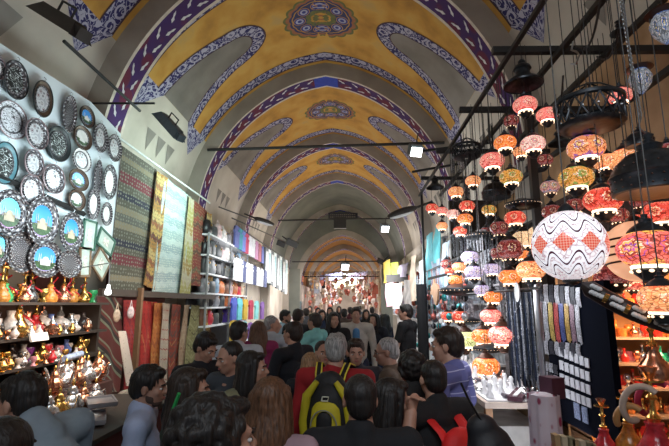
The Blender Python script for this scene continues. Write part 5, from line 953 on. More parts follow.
# tie rods
def rod(a, b, r, lab): 
    c = (a+b)/2; t = MB().tube([a-c, b-c], r, 8).build('tie_rod', M_iron); t.location = c; tag(t, lab, 'rod', 'iron tie rods')
rod(Vector((-3.72, 11.05, 5.98)), Vector((2.45, 11.05, 6.1)), .04, 'iron tie rod across the second purple rib'); rod(Vector((-3.5, 21.3, 6.02)), Vector((2.25, 21.3, 6.08)), .04, 'iron tie rod in front of the grey end wall, upper one'); rod(Vector((-3.7, 28.4, 4.66)), Vector((2.45, 28.4, 4.68)), .04, 'iron tie rod across the top of the low pointed arch'); rod(Vector((-3.3, 30.5, 3.85)), Vector((2.4, 30.5, 3.85)), .04, 'lowest iron tie rod inside the low pointed arch')
rod(Vector((-4.2, 6.45, 5.12)), Vector((-3.05, 6.45, 5.10)), .018, 'short iron rod carrying the grey-blue floodlight')
rod(Vector((-3.3, 4.6, 5.0)), Vector((-3.3, 6.5, 5.0)), .022, 'slanting iron rod under the big dark floodlight')
rod(AX(219, 207, -3.4), AX(262, 223, -3.1), .02, 'short iron rod above the handbag shelving, upper one'); rod(AX(232, 218, -3.4), AX(286, 242, -3.1), .02, 'long iron rod running past the street lamp on the left')
M_lampgrey = flat('grey_blue_housing', (.12, .16, .18), .35, .3); M_lampdark = flat('dark_housing', (.035, .03, .028), .5); M_lit = flat('lit_tube', (1, 1, 1), .4, es=9)
def floodlight(loc, rz, ry, s_, m, lab, lit=False, rx=0):
    o = empty('floodlight', loc, lab, 'floodlight', None, rz, s_); o.rotation_euler = (rx, ry, rz)
    mb = MB(); mb.add([(-.5, -.14, .0), (.5, -.14, .0), (.5, .14, .0), (-.5, .14, .0), (-.36, -.07, .16), (.36, -.07, .16), (.36, .07, .16), (-.36, .07, .16)], [(0, 1, 5, 4), (1, 2, 6, 5), (2, 3, 7, 6), (3, 0, 4, 7), (4, 5, 6, 7)]); mb.build('hood', m, o, False)
    MB().box((0, 0, .01), (.94, .25, .02)).build('glass', M_lit if lit else flat('unlit_glass', (.16, .22, .24), .15), o, False)
    MB().tube([(-.15, 0, .14), (-.15, 0, .28), (.15, 0, .28), (.15, 0, .14)], .015, 6).build('bracket', M_iron, o); MB().box((.45, 0, .06), (.14, .16, .14)).build('ballast_box', m, o, False)
floodlight(AY(58, 26, 4.6), -.35, .60, 1.0, M_lampdark, 'big dark unlit floodlight at the upper left')
floodlight(AY(168, 128, 6.5), -.5, .75, .78, M_lampgrey, 'grey-blue floodlight hanging at the left foot of the nearest rib', False)
def streetlamp(loc, d, s_, lab, lit=True):
    o = empty('street_lamp_head', loc, lab, 'lamp', None, 0, s_); o.rotation_euler = Vector(d).to_track_quat('X', 'Z').to_euler()
    MB().ball((0, 0, .03), (.42, .14, .10), nu=20, nv=12).build('housing', M_lampdark, o); MB().ball((.03, 0, -.02), (.34, .11, .07), nu=18, nv=10).build('diffuser', M_lit if lit else MW, o); MB().tube([(-.4, 0, .03), (-.8, 0, .05)], .03, 8).build('arm', M_iron, o)
streetlamp(AX(264, 222, -2.9), (1, .5, -.30), .9, 'long white-bellied lamp head above the shirts on the left', False)
streetlamp(AY(403, 213, 12.5), (-1, -.2, -.35), 1.15, 'long dark lamp head at the right of the second bay', False)
def lampbox(loc, s_, lab, rx=.5):
    o = empty('spot_lamp', loc, lab, 'lamp', 'lit spot lamps over the street', 0, s_); o.rotation_euler = (rx, 0, .3)
    MB().box((0, .08, .05), (.34, .2, .28)).build('housing', M_lampgrey, o, False); MB().box((0, -.03, .0), (.30, .03, .24)).build('lens', M_lit, o, False); MB().tube([(0, .08, .2), (0, .08, .5)], .015, 6).build('stem', M_iron, o)
lampbox(AY(416, 152, 10.6), .92, 'lit white spot lamp hanging from the tie rod, nearest one'); lampbox(AY(385, 229, 14.5), .8, 'lit white spot lamp beside the long dark lamp head'); lampbox(AY(345, 267, 28.3), 1.5, 'lit round lamp in front of the low pointed arch')
t = MB().box((0, 0, 0), (.6, .3, .55)).build('loudspeaker', M_iron, None, False); t.location = AY(340, 223, 21.4); tag(t, 'black loudspeaker box under the far tie rod', 'loudspeaker')
for i, (px, py, lab) in enumerate(((292, 243, 'dark camera-like fixture left of the low arch'), (280, 243, 'dark box fixture on the left wall before the grey end wall'), (382, 262, 'dark fixture at the right end of the arch tie rod'))):
    c = AY(px, py, 22+3*i); mb = MB(); mb.box((0, 0, 0), (.6, .35, .3), 0, (.3, .4, .3)); mb.tube([(0, 0, 0), (-.5 if i < 2 else .4, 0, .35)], .03, 6); t = mb.build('ceiling_fixture', M_iron, None, False); t.location = c; tag(t, lab, 'fixture')
# plaque above the grey wall
c = AY(343, 216, 28.4); o = empty('wall_plaque', c, 'dark rectangular plaque at the crown before the grey end wall', 'plaque'); MB().box((0, 0, 0), (1.9, .08, .38)).build('plate', flat('plaque_dark', (.03, .03, .045), .6), o, False)
mb = MB()
for r in range(2):
    for i in range(13): mb.box((-.8+i*.13, -.045, .08-.15*r), (.07+.03*(i % 2), .01, .05))
mb.build('gilt_marks', flat('gilt', (.25, .22, .16), .5), o, False)
# wall clutter at the far left: dark square frame
c = AY(269, 305, 16); mb = MB(); 
c = AX(301, 306, -2.4); o = empty('square_mirror', c, 'small square dark-framed mirror near the bearded man', 'mirror'); MB().box((0, 0, 0), (.06, .5, .45)).build('frame', M_lampgrey, o, False); MB().box((.035, 0, 0), (.02, .3, .28)).build('glass', flat('dark_mirror', (.06, .08, .09), .1), o, False); MB().tube([(0, 0, -.2), (0, 0, -1.1)], .02, 6).build('stand', M_iron, o)
# ================================================================ people
_ts = bpy.data.scenes.new('workbench')
def remesh(mb, vox, sm=3, fac=.5):
    me = bpy.data.meshes.new('t'); me.from_pydata(mb.v, [], mb.f); o = bpy.data.objects.new('t', me); _ts.collection.objects.link(o)
    import bmesh
    b = bmesh.new(); b.from_mesh(me); bmesh.ops.remove_doubles(b, verts=b.verts, dist=1e-5); bmesh.ops.recalc_face_normals(b, faces=b.faces); b.to_mesh(me); b.free()
    r = o.modifiers.new('r', 'REMESH'); r.mode = 'VOXEL'; r.voxel_size = vox
    if sm: s_ = o.modifiers.new('s', 'SMOOTH'); s_.iterations = sm; s_.factor = fac
    vl = _ts.view_layers[0]; vl.update(); dg = vl.depsgraph
    ev = o.evaluated_get(dg); out = bpy.data.meshes.new_from_object(ev, depsgraph=dg)
    bpy.data.objects.remove(o); bpy.data.meshes.remove(me)
    out.polygons.foreach_set('use_smooth', [True]*len(out.polygons)); return out
def fold(me, amp, freq, seed=0, vert=1.0, axis=None):
    n = len(me.vertices); co = np.empty(n*3, dtype=np.float32); no = np.empty(n*3, dtype=np.float32)
    me.vertices.foreach_get('co', co); me.vertex_normals.foreach_get('vector', no) if hasattr(me, 'vertex_normals') else me.vertices.foreach_get('normal', no)
    co = co.reshape(-1, 3); no = no.reshape(-1, 3); r = np.random.RandomState(seed); d = np.zeros(n)
    for q in range(7):
        k = r.normal(size=3); k /= np.linalg.norm(k); k[2] *= vert; d += np.sin(co@k*freq*r.uniform(.6, 1.6)+r.uniform(0, 6))
    if axis is not None:
        a = np.arctan2(co[:, 0]-axis[0], co[:, 1]-axis[1]); d = d*.5+np.sin(a*axis[2]+d*1.0+co[:, 2]*9)*1.8+np.sin(a*axis[2]*2.3-co[:, 2]*14)*.9
    co += no*(d*amp/3)[:, None]; me.vertices.foreach_set('co', co.ravel()); me.update()
def place(me, name, mat, parent):
    me.materials.clear(); me.materials.append(mat); me.name = name
    o = bpy.data.objects.new(name, me); COL.objects.link(o); o.parent = parent; return o
def capsule(mb, a, b, ra, rb, fx=1.0, fy=1.0, n=14, up=None):
    a = Vector(a); b = Vector(b); d = b-a; L = d.length; d = d.normalized()
    ref = Vector(up or (0, 1, 0)); 
    if abs(d.dot(ref)) > .95: ref = Vector((0, 0, 1))
    x = ref.cross(d).normalized(); y = d.cross(x); M = Matrix((x, y, d)).transposed()
    pr = [(0, -ra)]+[(ra*math.cos(t), ra*math.sin(t)) for t in (-1.2, -.8, -.4, 0)]+[(rb*math.cos(t), L+rb*math.sin(t)) for t in (0, .4, .8, 1.2)]+[(0, L+rb)]
    vs_ = []; fs = []
    m = len(pr)
    for i in range(n):
        t = 2*PI*i/n
        for r, z in pr: vs_.append(a+M@Vector((r*fx*math.cos(t), r*fy*math.sin(t), z)))
    for i in range(n):
        for j in range(m-1): fs.append((i*m+j, ((i+1) % n)*m+j, ((i+1) % n)*m+j+1, i*m+j+1))
    mb.add(vs_, fs)
SK = N('skin'); M_skin = SK.out(SK.ramp(SK.noise(SK.obj()[0], 14, 4), [(.3, (.43, .22, .15)), (.7, (.60, .34, .24))]), .5)
SK = N('tanned_skin'); M_skin2 = SK.out(SK.ramp(SK.noise(SK.obj()[0], 14, 4), [(.3, (.30, .15, .10)), (.7, (.42, .23, .16))]), .5)
M_lip = flat('lips', (.40, .13, .11), .5); M_eyew = flat('eye_white', (.7, .68, .65), .3); M_brow = flat('brow_hair', (.03, .02, .016), .9)
def m_hair(name, c):
    k = N(name); q, x, y, z = k.obj(); s_ = k.noise(k.xyz(k.M('MULTIPLY', x, 9.0), k.M('MULTIPLY', y, 9.0), k.M('MULTIPLY', z, 1.3)), 12, 4)
    return k.out(k.ramp(s_, [(.3, tuple(v*.35 for v in c)), (.7, tuple(min(1, v*1.5) for v in c))]), .48, bump=s_, bs=.7, bd=.008)
HAIR = {'black': m_hair('black_hair', (.016, .013, .012)), 'brown': m_hair('brown_hair', (.10, .045, .025)), 'dark': m_hair('dark_brown_hair', (.03, .019, .014)), 'grey': m_hair('grey_hair', (.34, .33, .32)), 'blonde': m_hair('blonde_hair', (.34, .20, .10)), 'redbrown': m_hair('auburn_hair', (.13, .06, .03))}
def m_cloth(name, c, rough=.85, var=.2):
    k = N(name); q = k.obj()[0]; nz = k.noise(q, 7, 4)
    return k.out(k.ramp(nz, [(.3, tuple(v*(1-var) for v in c)), (.7, tuple(min(1, v*(1+var)) for v in c))]), rough, bump=k.noise(q, 260, 2), bs=.25)
def fingers(mb, wr, d, side, k=1.0, curl=.35, palmn=(0, 0, -1)):
    """palm, four unequal curled fingers and a thumb from the side of the palm"""
    d = Vector(d).normalized(); pn = Vector(palmn); pn = (pn-d*pn.dot(d)).normalized(); sd = d.cross(pn)*side
    p0 = Vector(wr); c = p0+d*.05*k
    capsule(mb, p0+d*.012*k, p0+d*.078*k, .033*k, .036*k, 1.0, .42, up=tuple(pn))
    for i, L in enumerate((.07, .08, .074, .058)):
        o = (i-1.5)*.019*k; a = p0+d*.085*k+sd*(-o); dd = d.copy()
        for j, sl in enumerate((.45, .32, .25)):
            dd = (dd*math.cos(curl)+pn*math.sin(curl)).normalized(); b = a+dd*L*sl*k; capsule(mb, a, b, .0095*k*(1-.1*j), .0088*k*(1-.1*j), n=8); a = b
    a = p0+d*.03*k+sd*.028*k
    for j, sl in enumerate((.035, .03, .024)):
        dd = (d*.75+sd*(.75-.25*j)+pn*(.25+.2*j)).normalized(); b = a+dd*sl*k; capsule(mb, a, b, .012*k, .0105*k, n=8); a = b
def person(label, px, py, y, face=0, turn=0, nod=0, hair=('black', 'short'), top=(.03, .03, .035), sleeve='long', legs=(.03, .04, .08), arms='down', bulk=1.0, lean=0, fem=False, skin=0, vox=.010, hs=.93, coat=None, beard=False, group=None, topfx=None, glasses=False, collar=None, neckline=0, scarf=None, height=None, armR=None, armL=None, tilt=0, topmat=None, stretch=1.0):
    hd = AY(px, py, y); z_head = hd.z
    rz = math.radians(face); LN = math.radians(lean)
    H0 = 1.75*z_head/(1.612 if not lean else .95+.662*math.cos(LN)-.02*math.sin(LN))
    H = height or H0; k = H/1.75
    # head centre in local frame (before face rotation) given a forward lean at the hips
    def bend(p):
        p = Vector(p)
        if not LN or p.z < .95*k: return p
        q = p-Vector((0, 0, .95*k)); f = min(1, q.z/(.25*k)); a = -LN*f
        return Vector((q.x, q.y*math.cos(a)-q.z*math.sin(a), q.y*math.sin(a)+q.z*math.cos(a)))+Vector((0, 0, .95*k))
    hc = bend((0, .02*k, 1.612*k))
    off = Matrix.Rotation(rz, 3, 'Z')@Vector((hc.x, hc.y, 0))
    root = empty('person', (hd.x-off.x, hd.y-off.y, 0), label, 'person', group, rz)
    msk = M_skin2 if skin else M_skin
    sw = (.175 if fem else .205)*k*bulk**.5; hw = (.105 if fem else .10)*k
    Hm = Euler((math.radians(-nod), math.radians(tilt), math.radians(turn)), 'XYZ').to_matrix()
    S = hs*k*1.02
    hp = lambda x, y_, z: hc+Hm@(Vector((x, y_, z))*S)
    hb = lambda mb, c, r, mi=0, nu=18, nv=12: mb.ball(hp(*c), tuple(q*S for q in r), Hm, nu, nv, mi)
    b = MB()
    hb(b, (0, -.015, .028), (.074, .094, .085)); hb(b, (0, .022, -.03), (.06, .070, .082)); hb(b, (0, .045, -.078), (.038, .040, .030)); hb(b, (0, .0, -.055), (.056, .06, .05))
    capsule(b, hp(0, .088, .010), hp(0, .108, -.022), .008*S, .012*S, n=8); hb(b, (.011, .098, -.026), (.009, .010, .007), nu=8, nv=6); hb(b, (-.011, .098, -.026), (.009, .010, .007), nu=8, nv=6)
    capsule(b, hp(-.032, .076, .020), hp(.032, .076, .020), .013*S, .013*S, n=8); hb(b, (0, .083, -.056), (.022, .012, .012), nu=10, nv=8)
    for sx in (-1, 1): hb(b, (sx*.042, .062, -.022), (.020, .018, .02), nu=10, nv=8); hb(b, (sx*.077, -.008, -.008), (.010, .020, .031), nu=10, nv=8)
    nk = bend((0, -.02*k, 1.46*k)); capsule(b, hp(0, -.02, -.06), nk, .052*S*(.88 if fem else 1.06), .064*S*(.88 if fem else 1.1), n=14)
    # torso, legs
    cz = [bend((0, 0, z*k)) for z in (.95, 1.08, 1.27, 1.40)]
    capsule(b, cz[0], cz[1], .115*k, .10*k, 1.15, .8); capsule(b, cz[1], cz[2], .10*k, .12*k, 1.2, .8); capsule(b, cz[2], cz[3], .12*k, .085*k, 1.25, .75); capsule(b, bend((-sw*.8, -.01, 1.445*k)), bend((sw*.8, -.01, 1.445*k)), .05*k, .05*k)
    for sx in (-1, 1):
        capsule(b, (sx*hw, 0, .90*k), (sx*hw*1.05, .01, .49*k), .078*k, .052*k); capsule(b, (sx*hw*1.05, .01, .49*k), (sx*hw*1.05, -.02, .10*k), .052*k, .036*k)
        capsule(b, (sx*hw*1.05, -.04, .05*k), (sx*hw*1.15, .13*k, .035*k), .033*k, .026*k)
    # arms: shoulder, elbow, wrist in local frame
    pose = {'down': ((.06, -.02, -.30), (.06, .06, -.55)), 'forward': ((.05, .06, -.27), (-.05, .30, -.25)), 'fold': ((.05, .05, -.27), (-.16, .20, -.22)), 'chin': ((.03, .14, -.24), (-.10, .24, .02)), 'phone': ((.05, .10, -.24), (-.06, .26, -.06)), 'up': ((.05, .10, -.24), (.02, .20, .02))}
    g = MB(); hands = []
    for sx in (-1, 1):
        ps = armR if (sx > 0 and armR) else armL if (sx < 0 and armL) else arms
        el, wr = pose[ps] if isinstance(ps, str) else ps
        sh = bend((sx*sw, -.01, 1.44*k)); e_ = sh+Vector((sx*el[0]*k, el[1]*k, el[2]*k)); w_ = sh+Vector((sx*wr[0]*k, wr[1]*k, wr[2]*k))
        capsule(b, sh, e_, .043*k, .036*k); capsule(b, e_, w_, .037*k, .025*k)
        fingers(b, w_, (w_-e_), sx, k*(.9 if fem else 1), .3, (-sx, 0, -.4) if ps != 'down' else (-sx, 0, 0)); hands.append((sh, e_, w_))
    me = remesh(b, vox, 2); place(me, 'body', msk, root)
    # garments
    cm = topmat or m_cloth('garment', top)
    g = MB(); t_ = .018*k; B = bulk
    z0 = .93 if not coat else .78
    capsule(g, bend((0, 0, z0*k)), cz[1], .125*k*B, .125*k*B, 1.22, .88); capsule(g, cz[1], cz[2], .125*k*B, .140*k*B, 1.24, .88); capsule(g, cz[2], bend((0, -.01, 1.40*k)), .140*k*B, .092*k*B**.5, 1.30, .86)
    capsule(g, bend((-sw*.85, -.015, 1.432*k)), bend((sw*.85, -.015, 1.432*k)), .073*k, .073*k)
    if sleeve != 'none' and not neckline: capsule(g, bend((0, -.02*k, 1.42*k)), bend((0, -.022*k, 1.485*k)), .095*k, .070*k)
    if fem:
        for sx in (-1, 1): g.ball(bend((sx*.062*k, .085*k, 1.25*k)), (.062*k, .055*k, .06*k))
    if coat: capsule(g, (0, 0, (z0-coat)*k), (0, 0, z0*k), .17*k, .135*k, 1.15, .85)
    for sx, (sh, e_, w_) in zip((-1, 1), hands):
        if sleeve == 'long': capsule(g, sh, e_, .062*k, .054*k); capsule(g, e_, e_+(w_-e_)*.93, .054*k, .040*k)
        elif sleeve == 'roll': capsule(g, sh, e_, .062*k, .054*k); capsule(g, e_, e_+(w_-e_)*.3, .054*k, .05*k)
        elif sleeve == 'short': capsule(g, sh, sh+(e_-sh)*.62, .064*k, .060*k)
    me = remesh(g, max(vox, .010), 4); fold(me, .006*k, 26, int(px), .6); place(me, 'top' if not coat else 'coat', cm, root)
    g = MB()
    for sx in (-1, 1):
        capsule(g, (sx*hw*.9, 0, .93*k), (sx*hw*1.05, .01, .49*k), .100*k, .072*k); capsule(g, (sx*hw*1.05, .01, .49*k), (sx*hw*1.05, -.02, .10*k), .070*k, .055*k)
    g.ball((0, 0, .93*k), (.155*k, .115*k, .10*k))
    me = remesh(g, .016, 3); fold(me, .006*k, 22, int(px)+3, .5); place(me, 'trousers', m_cloth('trouser_cloth', legs), root)
    g = MB()
    for sx in (-1, 1): 
        q = MB(); capsule(q, (sx*hw*1.05, -.045, .055*k), (sx*hw*1.15, .14*k, .045*k), .044*k, .036*k)
        q.v = [(x_, y_, max(z_, .004)) for x_, y_, z_ in q.v]; q.build('shoe', flat('shoe_leather', (.03, .025, .022), .5), root)
    if collar:
        q = MB(); c0 = bend((0, -.018*k, 1.45*k)); q.lathe([(.066*k, -.02), (.072*k, .0), (.066*k, .032), (.060*k, .03), (.062*k, -.01)], 20, c0, 0, Matrix.Rotation(-LN, 3, 'X')); q.build('collar', m_cloth('collar_cloth', collar), root)
    if scarf:
        g = MB()
        for i in range(14):
            a = 2*PI*i/14; a2 = 2*PI*(i+1)/14; rr = .078*k
            capsule(g, bend((rr*math.cos(a), rr*.9*math.sin(a)-.005, 1.465*k-.02*math.sin(a))), bend((rr*math.cos(a2), rr*.9*math.sin(a2)-.005, 1.465*k-.02*math.sin(a2))), .035*k, .035*k, n=8)
        capsule(g, bend((-.03, .10*k, 1.42*k)), bend((-.02, .15*k, 1.18*k)), .045*k, .05*k, 1, .5); capsule(g, bend((.03, .10*k, 1.42*k)), bend((.05, .14*k, 1.22*k)), .04*k, .045*k, 1, .5)
        me = remesh(g, .010, 2); fold(me, .007, 60, 4); place(me, 'scarf', scarf, root)
    # face details
    if vox < .012:
        for sx in (-1, 1):
            q = MB(); hb(q, (sx*.031, .0755, .0), (.013, .010, .0065), 0, 10, 8); ey = q.build('eye', M_eyew, root); q = MB(); hb(q, (sx*.031, .0845, .0), (.0058, .003, .0058), 0, 8, 6); q.build('iris', M_brow, ey)
            q = MB(); q.tube([hp(sx*.014, .0925, .020), hp(sx*.03, .092, .027), hp(sx*.047, .080, .022)], .0042*S, 6); q.build('eyebrow', M_brow, root)
        q = MB(); hb(q, (0, .0925, -.052), (.021, .006, .0045), 0, 10, 6); hb(q, (0, .0925, -.060), (.018, .006, .005), 0, 10, 6); q.build('lips', M_lip, root)
    if glasses:
        q = MB()
        for sx in (-1, 1):
            q.tube([hp(sx*.031+.019*math.cos(a), .102, .015*math.sin(a)) for a in [2*PI*i/12 for i in range(13)]], .0018, 5); q.tube([hp(sx*.05, .10, .004), hp(sx*.078, .0, .006)], .0018, 5)
        q.tube([hp(-.012, .102, .003), hp(.012, .102, .003)], .0018, 5); q.build('glasses', flat('glasses_frame', (.02, .02, .02), .3), root)
    hcol, sty = hair; hm = HAIR[hcol]
    if beard:
        g = MB(); hb(g, (0, .046, -.082), (.040, .041, .029)); hb(g, (-.041, .02, -.05), (.018, .036, .038)); hb(g, (.041, .02, -.05), (.018, .036, .038)); hb(g, (0, .089, -.043), (.022, .010, .005))
        me = remesh(g, .007, 1); place(me, 'beard', flat('stubble', (.075, .045, .035), .8), root)
    g = MB()
    if sty in ('short', 'crop', 'curly', 'bob', 'long', 'pony', 'cap', 'bun'):
        f = {'crop': 1.0, 'cap': 1.0}.get(sty, 1.05)
        hb(g, (0, -.027, .038), (.081*f, .094*f, .086*f)); hb(g, (0, -.055, -.005), (.072*f, .066*f, .075*f)); 
        if sty != 'crop': hb(g, (0, .045, .088), (.052, .038, .026))
    if sty == 'short':
        for i in range(22):
            a = random.uniform(-2.6, 2.6)+PI*1.5; e2 = random.uniform(.2, 1.3); hb(g, (.070*math.cos(a)*math.cos(e2), -.02+.085*math.sin(a)*math.cos(e2), .045+.078*math.sin(e2)), (.02, .022, .018), 0, 8, 6)
    if sty == 'curly':
        for i in range(260):
            a = random.uniform(0, 2*PI); e2 = random.uniform(-1.2, 1.5); x_, y_, z_ = .088*math.cos(a)*math.cos(e2), -.035+.098*math.sin(a)*math.cos(e2), .02+.10*math.sin(e2)
            if y_ > .035 and z_ < .055: continue
            hb(g, (x_, y_, z_), (random.uniform(.011, .021),)*3, 0, 8, 6)
    if sty == 'bob':
        hb(g, (0, -.045, -.02), (.088, .075, .09)); 
        for sx in (-1, 1): capsule(g, hp(sx*.072, .01, .06), hp(sx*.078, .01, -.07), .024*S, .026*S, n=10)
    if sty in ('long', 'pony'):
        ext = stretch
        if sty == 'long':
            for i in range(11):
                a = PI*(1.0+i/10) if True else 0; x_ = .075*math.cos(a); y_ = -.02+.062*math.sin(a)
                capsule(g, hp(x_, y_, .04), hp(x_*1.2, y_*1.15-.008, -.13), .028*S, .034*S, n=10); capsule(g, hp(x_*1.2, y_*1.15-.008, -.13), hp(x_*1.35, y_*1.2-.02, -.13-.17*ext), .034*S, .022*S, n=10)
            for sx in (-1, 1): capsule(g, hp(sx*.066, .03, .065), hp(sx*.078, .025, -.06), .02*S, .022*S, n=10); capsule(g, hp(sx*.078, .025, -.06), hp(sx*.088, .03, -.14-.10*ext), .022*S, .016*S, n=10)
        else: capsule(g, hp(0, -.12, .03), hp(0, -.15, -.14), .03*S, .018*S)
    if sty == 'bun': hb(g, (0, -.125, .05), (.04, .035, .04))
    if g.v:
        me = remesh(g, max(.0075, vox*.9), 2 if sty != 'curly' else 1); fold(me, .003*S if sty != 'crop' else .0015, 170 if sty == 'curly' else 40, int(px)+9, .35, None if sty == 'curly' else (hc.x, hc.y, 26)); place(me, 'hair', hm, root)
    if sty == 'cap':
        q = MB(); q.lathe([(.0, .125), (.04, .122), (.075, .10), (.088, .06), (.089, .045), (.086, .045)], 24, hp(0, -.015, 0), 0, Hm, 1.12); q.box(hp(0, .115, .055), (.13*S, .09*S, .008), 0, tuple(Hm.to_euler())); q.build('cap', m_cloth('cap_cloth', (.02, .02, .025)), root)
    return root, dict(k=k, hc=hc, bend=bend, sw=sw)
def m_stripe(name, a, b, f):
    k = N(name); q, x, y, z = k.obj(); v = k.M('FRACT', k.M('MULTIPLY', z, f)); return k.out(k.mix(k.M('LESS_THAN', v, .08), k.mix(k.noise(q, 5), a, tuple(q_*.7 for q_ in a)), b), .85)
k = N('floral_scarf'); M_scarf = k.out(k.ramp(k.vor(k.obj()[0], 30, rnd=.8), [(0, (.42, .42, .5)), (.35, (.05, .06, .12)), (.6, (.3, .3, .36)), (.8, (.02, .02, .04))]), .9)
P = person
# nearest row
P('woman in the bottom foreground with a mass of black curly hair, seen from behind', 218, 442, 1.32, face=-20, turn=-32, hair=('black', 'curly'), top=(.05, .02, .03), fem=True, vox=.007, hs=1.0)
P('man bending over the stall at bottom left in a grey-blue t-shirt', 20, 402, 2.1, face=72, lean=36, nod=10, turn=8, hair=('black', 'short'), top=(.27, .34, .40), sleeve='short', skin=0, arms='forward', vox=.007)
P('dark-haired person cut off by the bottom left corner of the picture', 4, 458, 1.3, face=10, hair=('black', 'crop'), top=(.02, .02, .025), vox=.009)
P('bearded man in profile wearing a light blue collared shirt', 150, 387, 2.55, face=-72, turn=-12, nod=5, hair=('black', 'short'), top=(.40, .47, .66), sleeve='long', skin=1, beard=True, collar=(.42, .5, .7), vox=.007)
P('woman with long straight black hair and a green strap on her back', 191, 391, 2.3, face=-60, turn=-22, hair=('dark', 'long'), top=(.03, .05, .035), fem=True, vox=.0075, stretch=1.5)
P('woman with long auburn hair over a pale pink top, seen from behind', 271, 404, 2.05, face=-14, turn=8, nod=5, hair=('redbrown', 'long'), top=(.40, .27, .31), fem=True, vox=.0075, stretch=1.4)
P('man with cropped black hair in a black t-shirt, seen from behind beside the red jacket', 360, 400, 2.1, face=4, hair=('black', 'crop'), top=(.012, .013, .016), sleeve='short', vox=.0075)
P('woman in profile with shoulder-length black hair and a dark grey top', 393, 401, 2.4, face=-62, turn=-20, nod=6, hair=('black', 'long'), top=(.07, .07, .085), fem=True, skin=1, vox=.0075, stretch=.6)
_, J = P('man in a black jacket carrying a red backpack, seen from behind', 432, 379, 2.75, face=28, turn=-12, hair=('black', 'crop'), top=(.014, .014, .016), bulk=1.05, vox=.0075, collar=(.015, .015, .018), armL=((.10, .0, -.25), (.03, .10, .02)))
RED = _
P('man in profile wearing a violet-blue striped polo shirt', 446, 346, 3.2, face=58, turn=12, nod=2, hair=('dark', 'short'), top=(.2, .2, .5), sleeve='short', vox=.0075, topmat=m_stripe('striped_violet_cloth', (.17, .18, .46), (.5, .52, .75), 14.0))
P('person with curly black hair between the glasses man and the red backpack', 410, 368, 3.1, face=20, hair=('black', 'curly'), top=(.02, .02, .02), fem=True, vox=.009)
# middle group
P('man in a black jacket looking down in front of the patterned carpets', 206, 348, 3.75, face=-128, turn=14, nod=26, hair=('black', 'short'), top=(.012, .013, .018), vox=.009, collar=(.3, .33, .38))
P('woman with short black hair in a black sleeveless top', 229, 358, 3.35, face=-205, turn=-20, nod=12, hair=('black', 'crop'), top=(.05, .06, .075), sleeve='none', fem=True, vox=.009, neckline=1)
P('woman with black hair, patterned scarf and olive jacket looking to the right', 253, 369, 3.0, face=-130, turn=38, nod=0, hair=('black', 'long'), top=(.22, .22, .13), fem=True, vox=.009, scarf=M_scarf, stretch=.5)
_, J2 = P('grey-haired man in a red jersey wearing a yellow and black backpack', 336, 351, 3.35, face=-10, turn=8, nod=4, hair=('grey', 'short'), top=(.36, .015, .02), bulk=1.12, vox=.009)
BP = _
P('woman with a blonde bob in dark clothes left of the red jersey', 311, 366, 3.9, face=-20, nod=8, hair=('blonde', 'bob'), top=(.012, .013, .018), fem=True, vox=.009)
P('dark-haired person half hidden behind the red-jersey man', 323, 353, 4.3, face=200, hair=('black', 'crop'), top=(.02, .02, .03), vox=.010)
P('woman with short dark hair facing the camera beside the red-jersey man', 356, 353, 4.0, face=172, turn=10, nod=4, hair=('dark', 'short'), top=(.03, .03, .04), fem=True, vox=.009)
P('older man with grey hair and glasses in a brown leather jacket', 386, 352, 3.8, face=78, turn=10, nod=8, hair=('grey', 'crop'), top=(.085, .055, .035), skin=1, glasses=True, vox=.009, armL='fold', armR='fold')
P('man in a long black suit standing with folded arms in mid street', 292, 334, 4.7, face=52, turn=6, hair=('dark', 'short'), top=(.012, .014, .02), legs=(.015, .02, .04), arms='fold', vox=.010, coat=.12, collar=(.3, .3, .32))
P('grey-haired man in a pale shirt and jeans by the clothes counter', 273, 325, 5.9, face=-20, turn=-60, hair=('grey', 'crop'), top=(.45, .5, .55), legs=(.06, .10, .2), vox=.012)
P('man in a white shirt with black hair seen from behind by the bag shelves', 240, 333, 4.9, face=-10, turn=-25, hair=('black', 'short'), top=(.6, .62, .68), vox=.010)
P('woman in a magenta top with auburn hair by the clothes counter', 258, 331, 5.5, face=20, hair=('redbrown', 'long'), top=(.3, .03, .12), fem=True, vox=.012)
# far group
P('bearded man in a pale blue shirt at the white counter', 286, 317, 8.4, face=-100, hair=('black', 'short'), top=(.4, .55, .65), beard=True, vox=.013)
P('man in a dark jacket walking away in mid street', 299, 317, 7.6, face=-35, hair=('dark', 'short'), top=(.015, .016, .025), bulk=1.15, vox=.013)
P('woman in a turquoise jacket holding a phone', 314, 322, 6.6, face=60, hair=('dark', 'short'), top=(.25, .62, .6), legs=(.03, .08, .07), arms='phone', fem=True, vox=.012)
P('young woman in a black jacket walking towards the camera', 334, 320, 7.2, face=178, turn=20, hair=('black', 'long'), top=(.01, .01, .012), fem=True, vox=.012, stretch=.4)
coat_, Jc = P('man in an open beige raincoat over a blue shirt', 356, 315, 7.6, face=180, hair=('dark', 'short'), top=(.55, .52, .46), vox=.012, coat=.35, scarf=None, collar=(.12, .25, .5))
g = MB(); kk = Jc['k']; capsule(g, (0, .115*kk, .95*kk), (0, .125*kk, 1.38*kk), .06*kk, .05*kk, 1, .7); g.build('blue_shirt', m_cloth('blue_shirt_cloth', (.10, .28, .55)), coat_)
P('woman in black with long hair standing near the far right shops', 374, 320, 8.3, face=150, hair=('black', 'long'), top=(.012, .012, .02), fem=True, vox=.013)
P('woman in navy leaning beside the far right shops', 384, 320, 8.9, face=60, hair=('black', 'long'), top=(.015, .02, .045), fem=True, vox=.013)
P('man in a black t-shirt and blue jeans with folded arms at a shop entrance', 405, 313, 7.4, face=60, turn=20, hair=('black', 'short'), top=(.012, .012, .014), sleeve='short', legs=(.08, .16, .34), arms='fold', vox=.012)
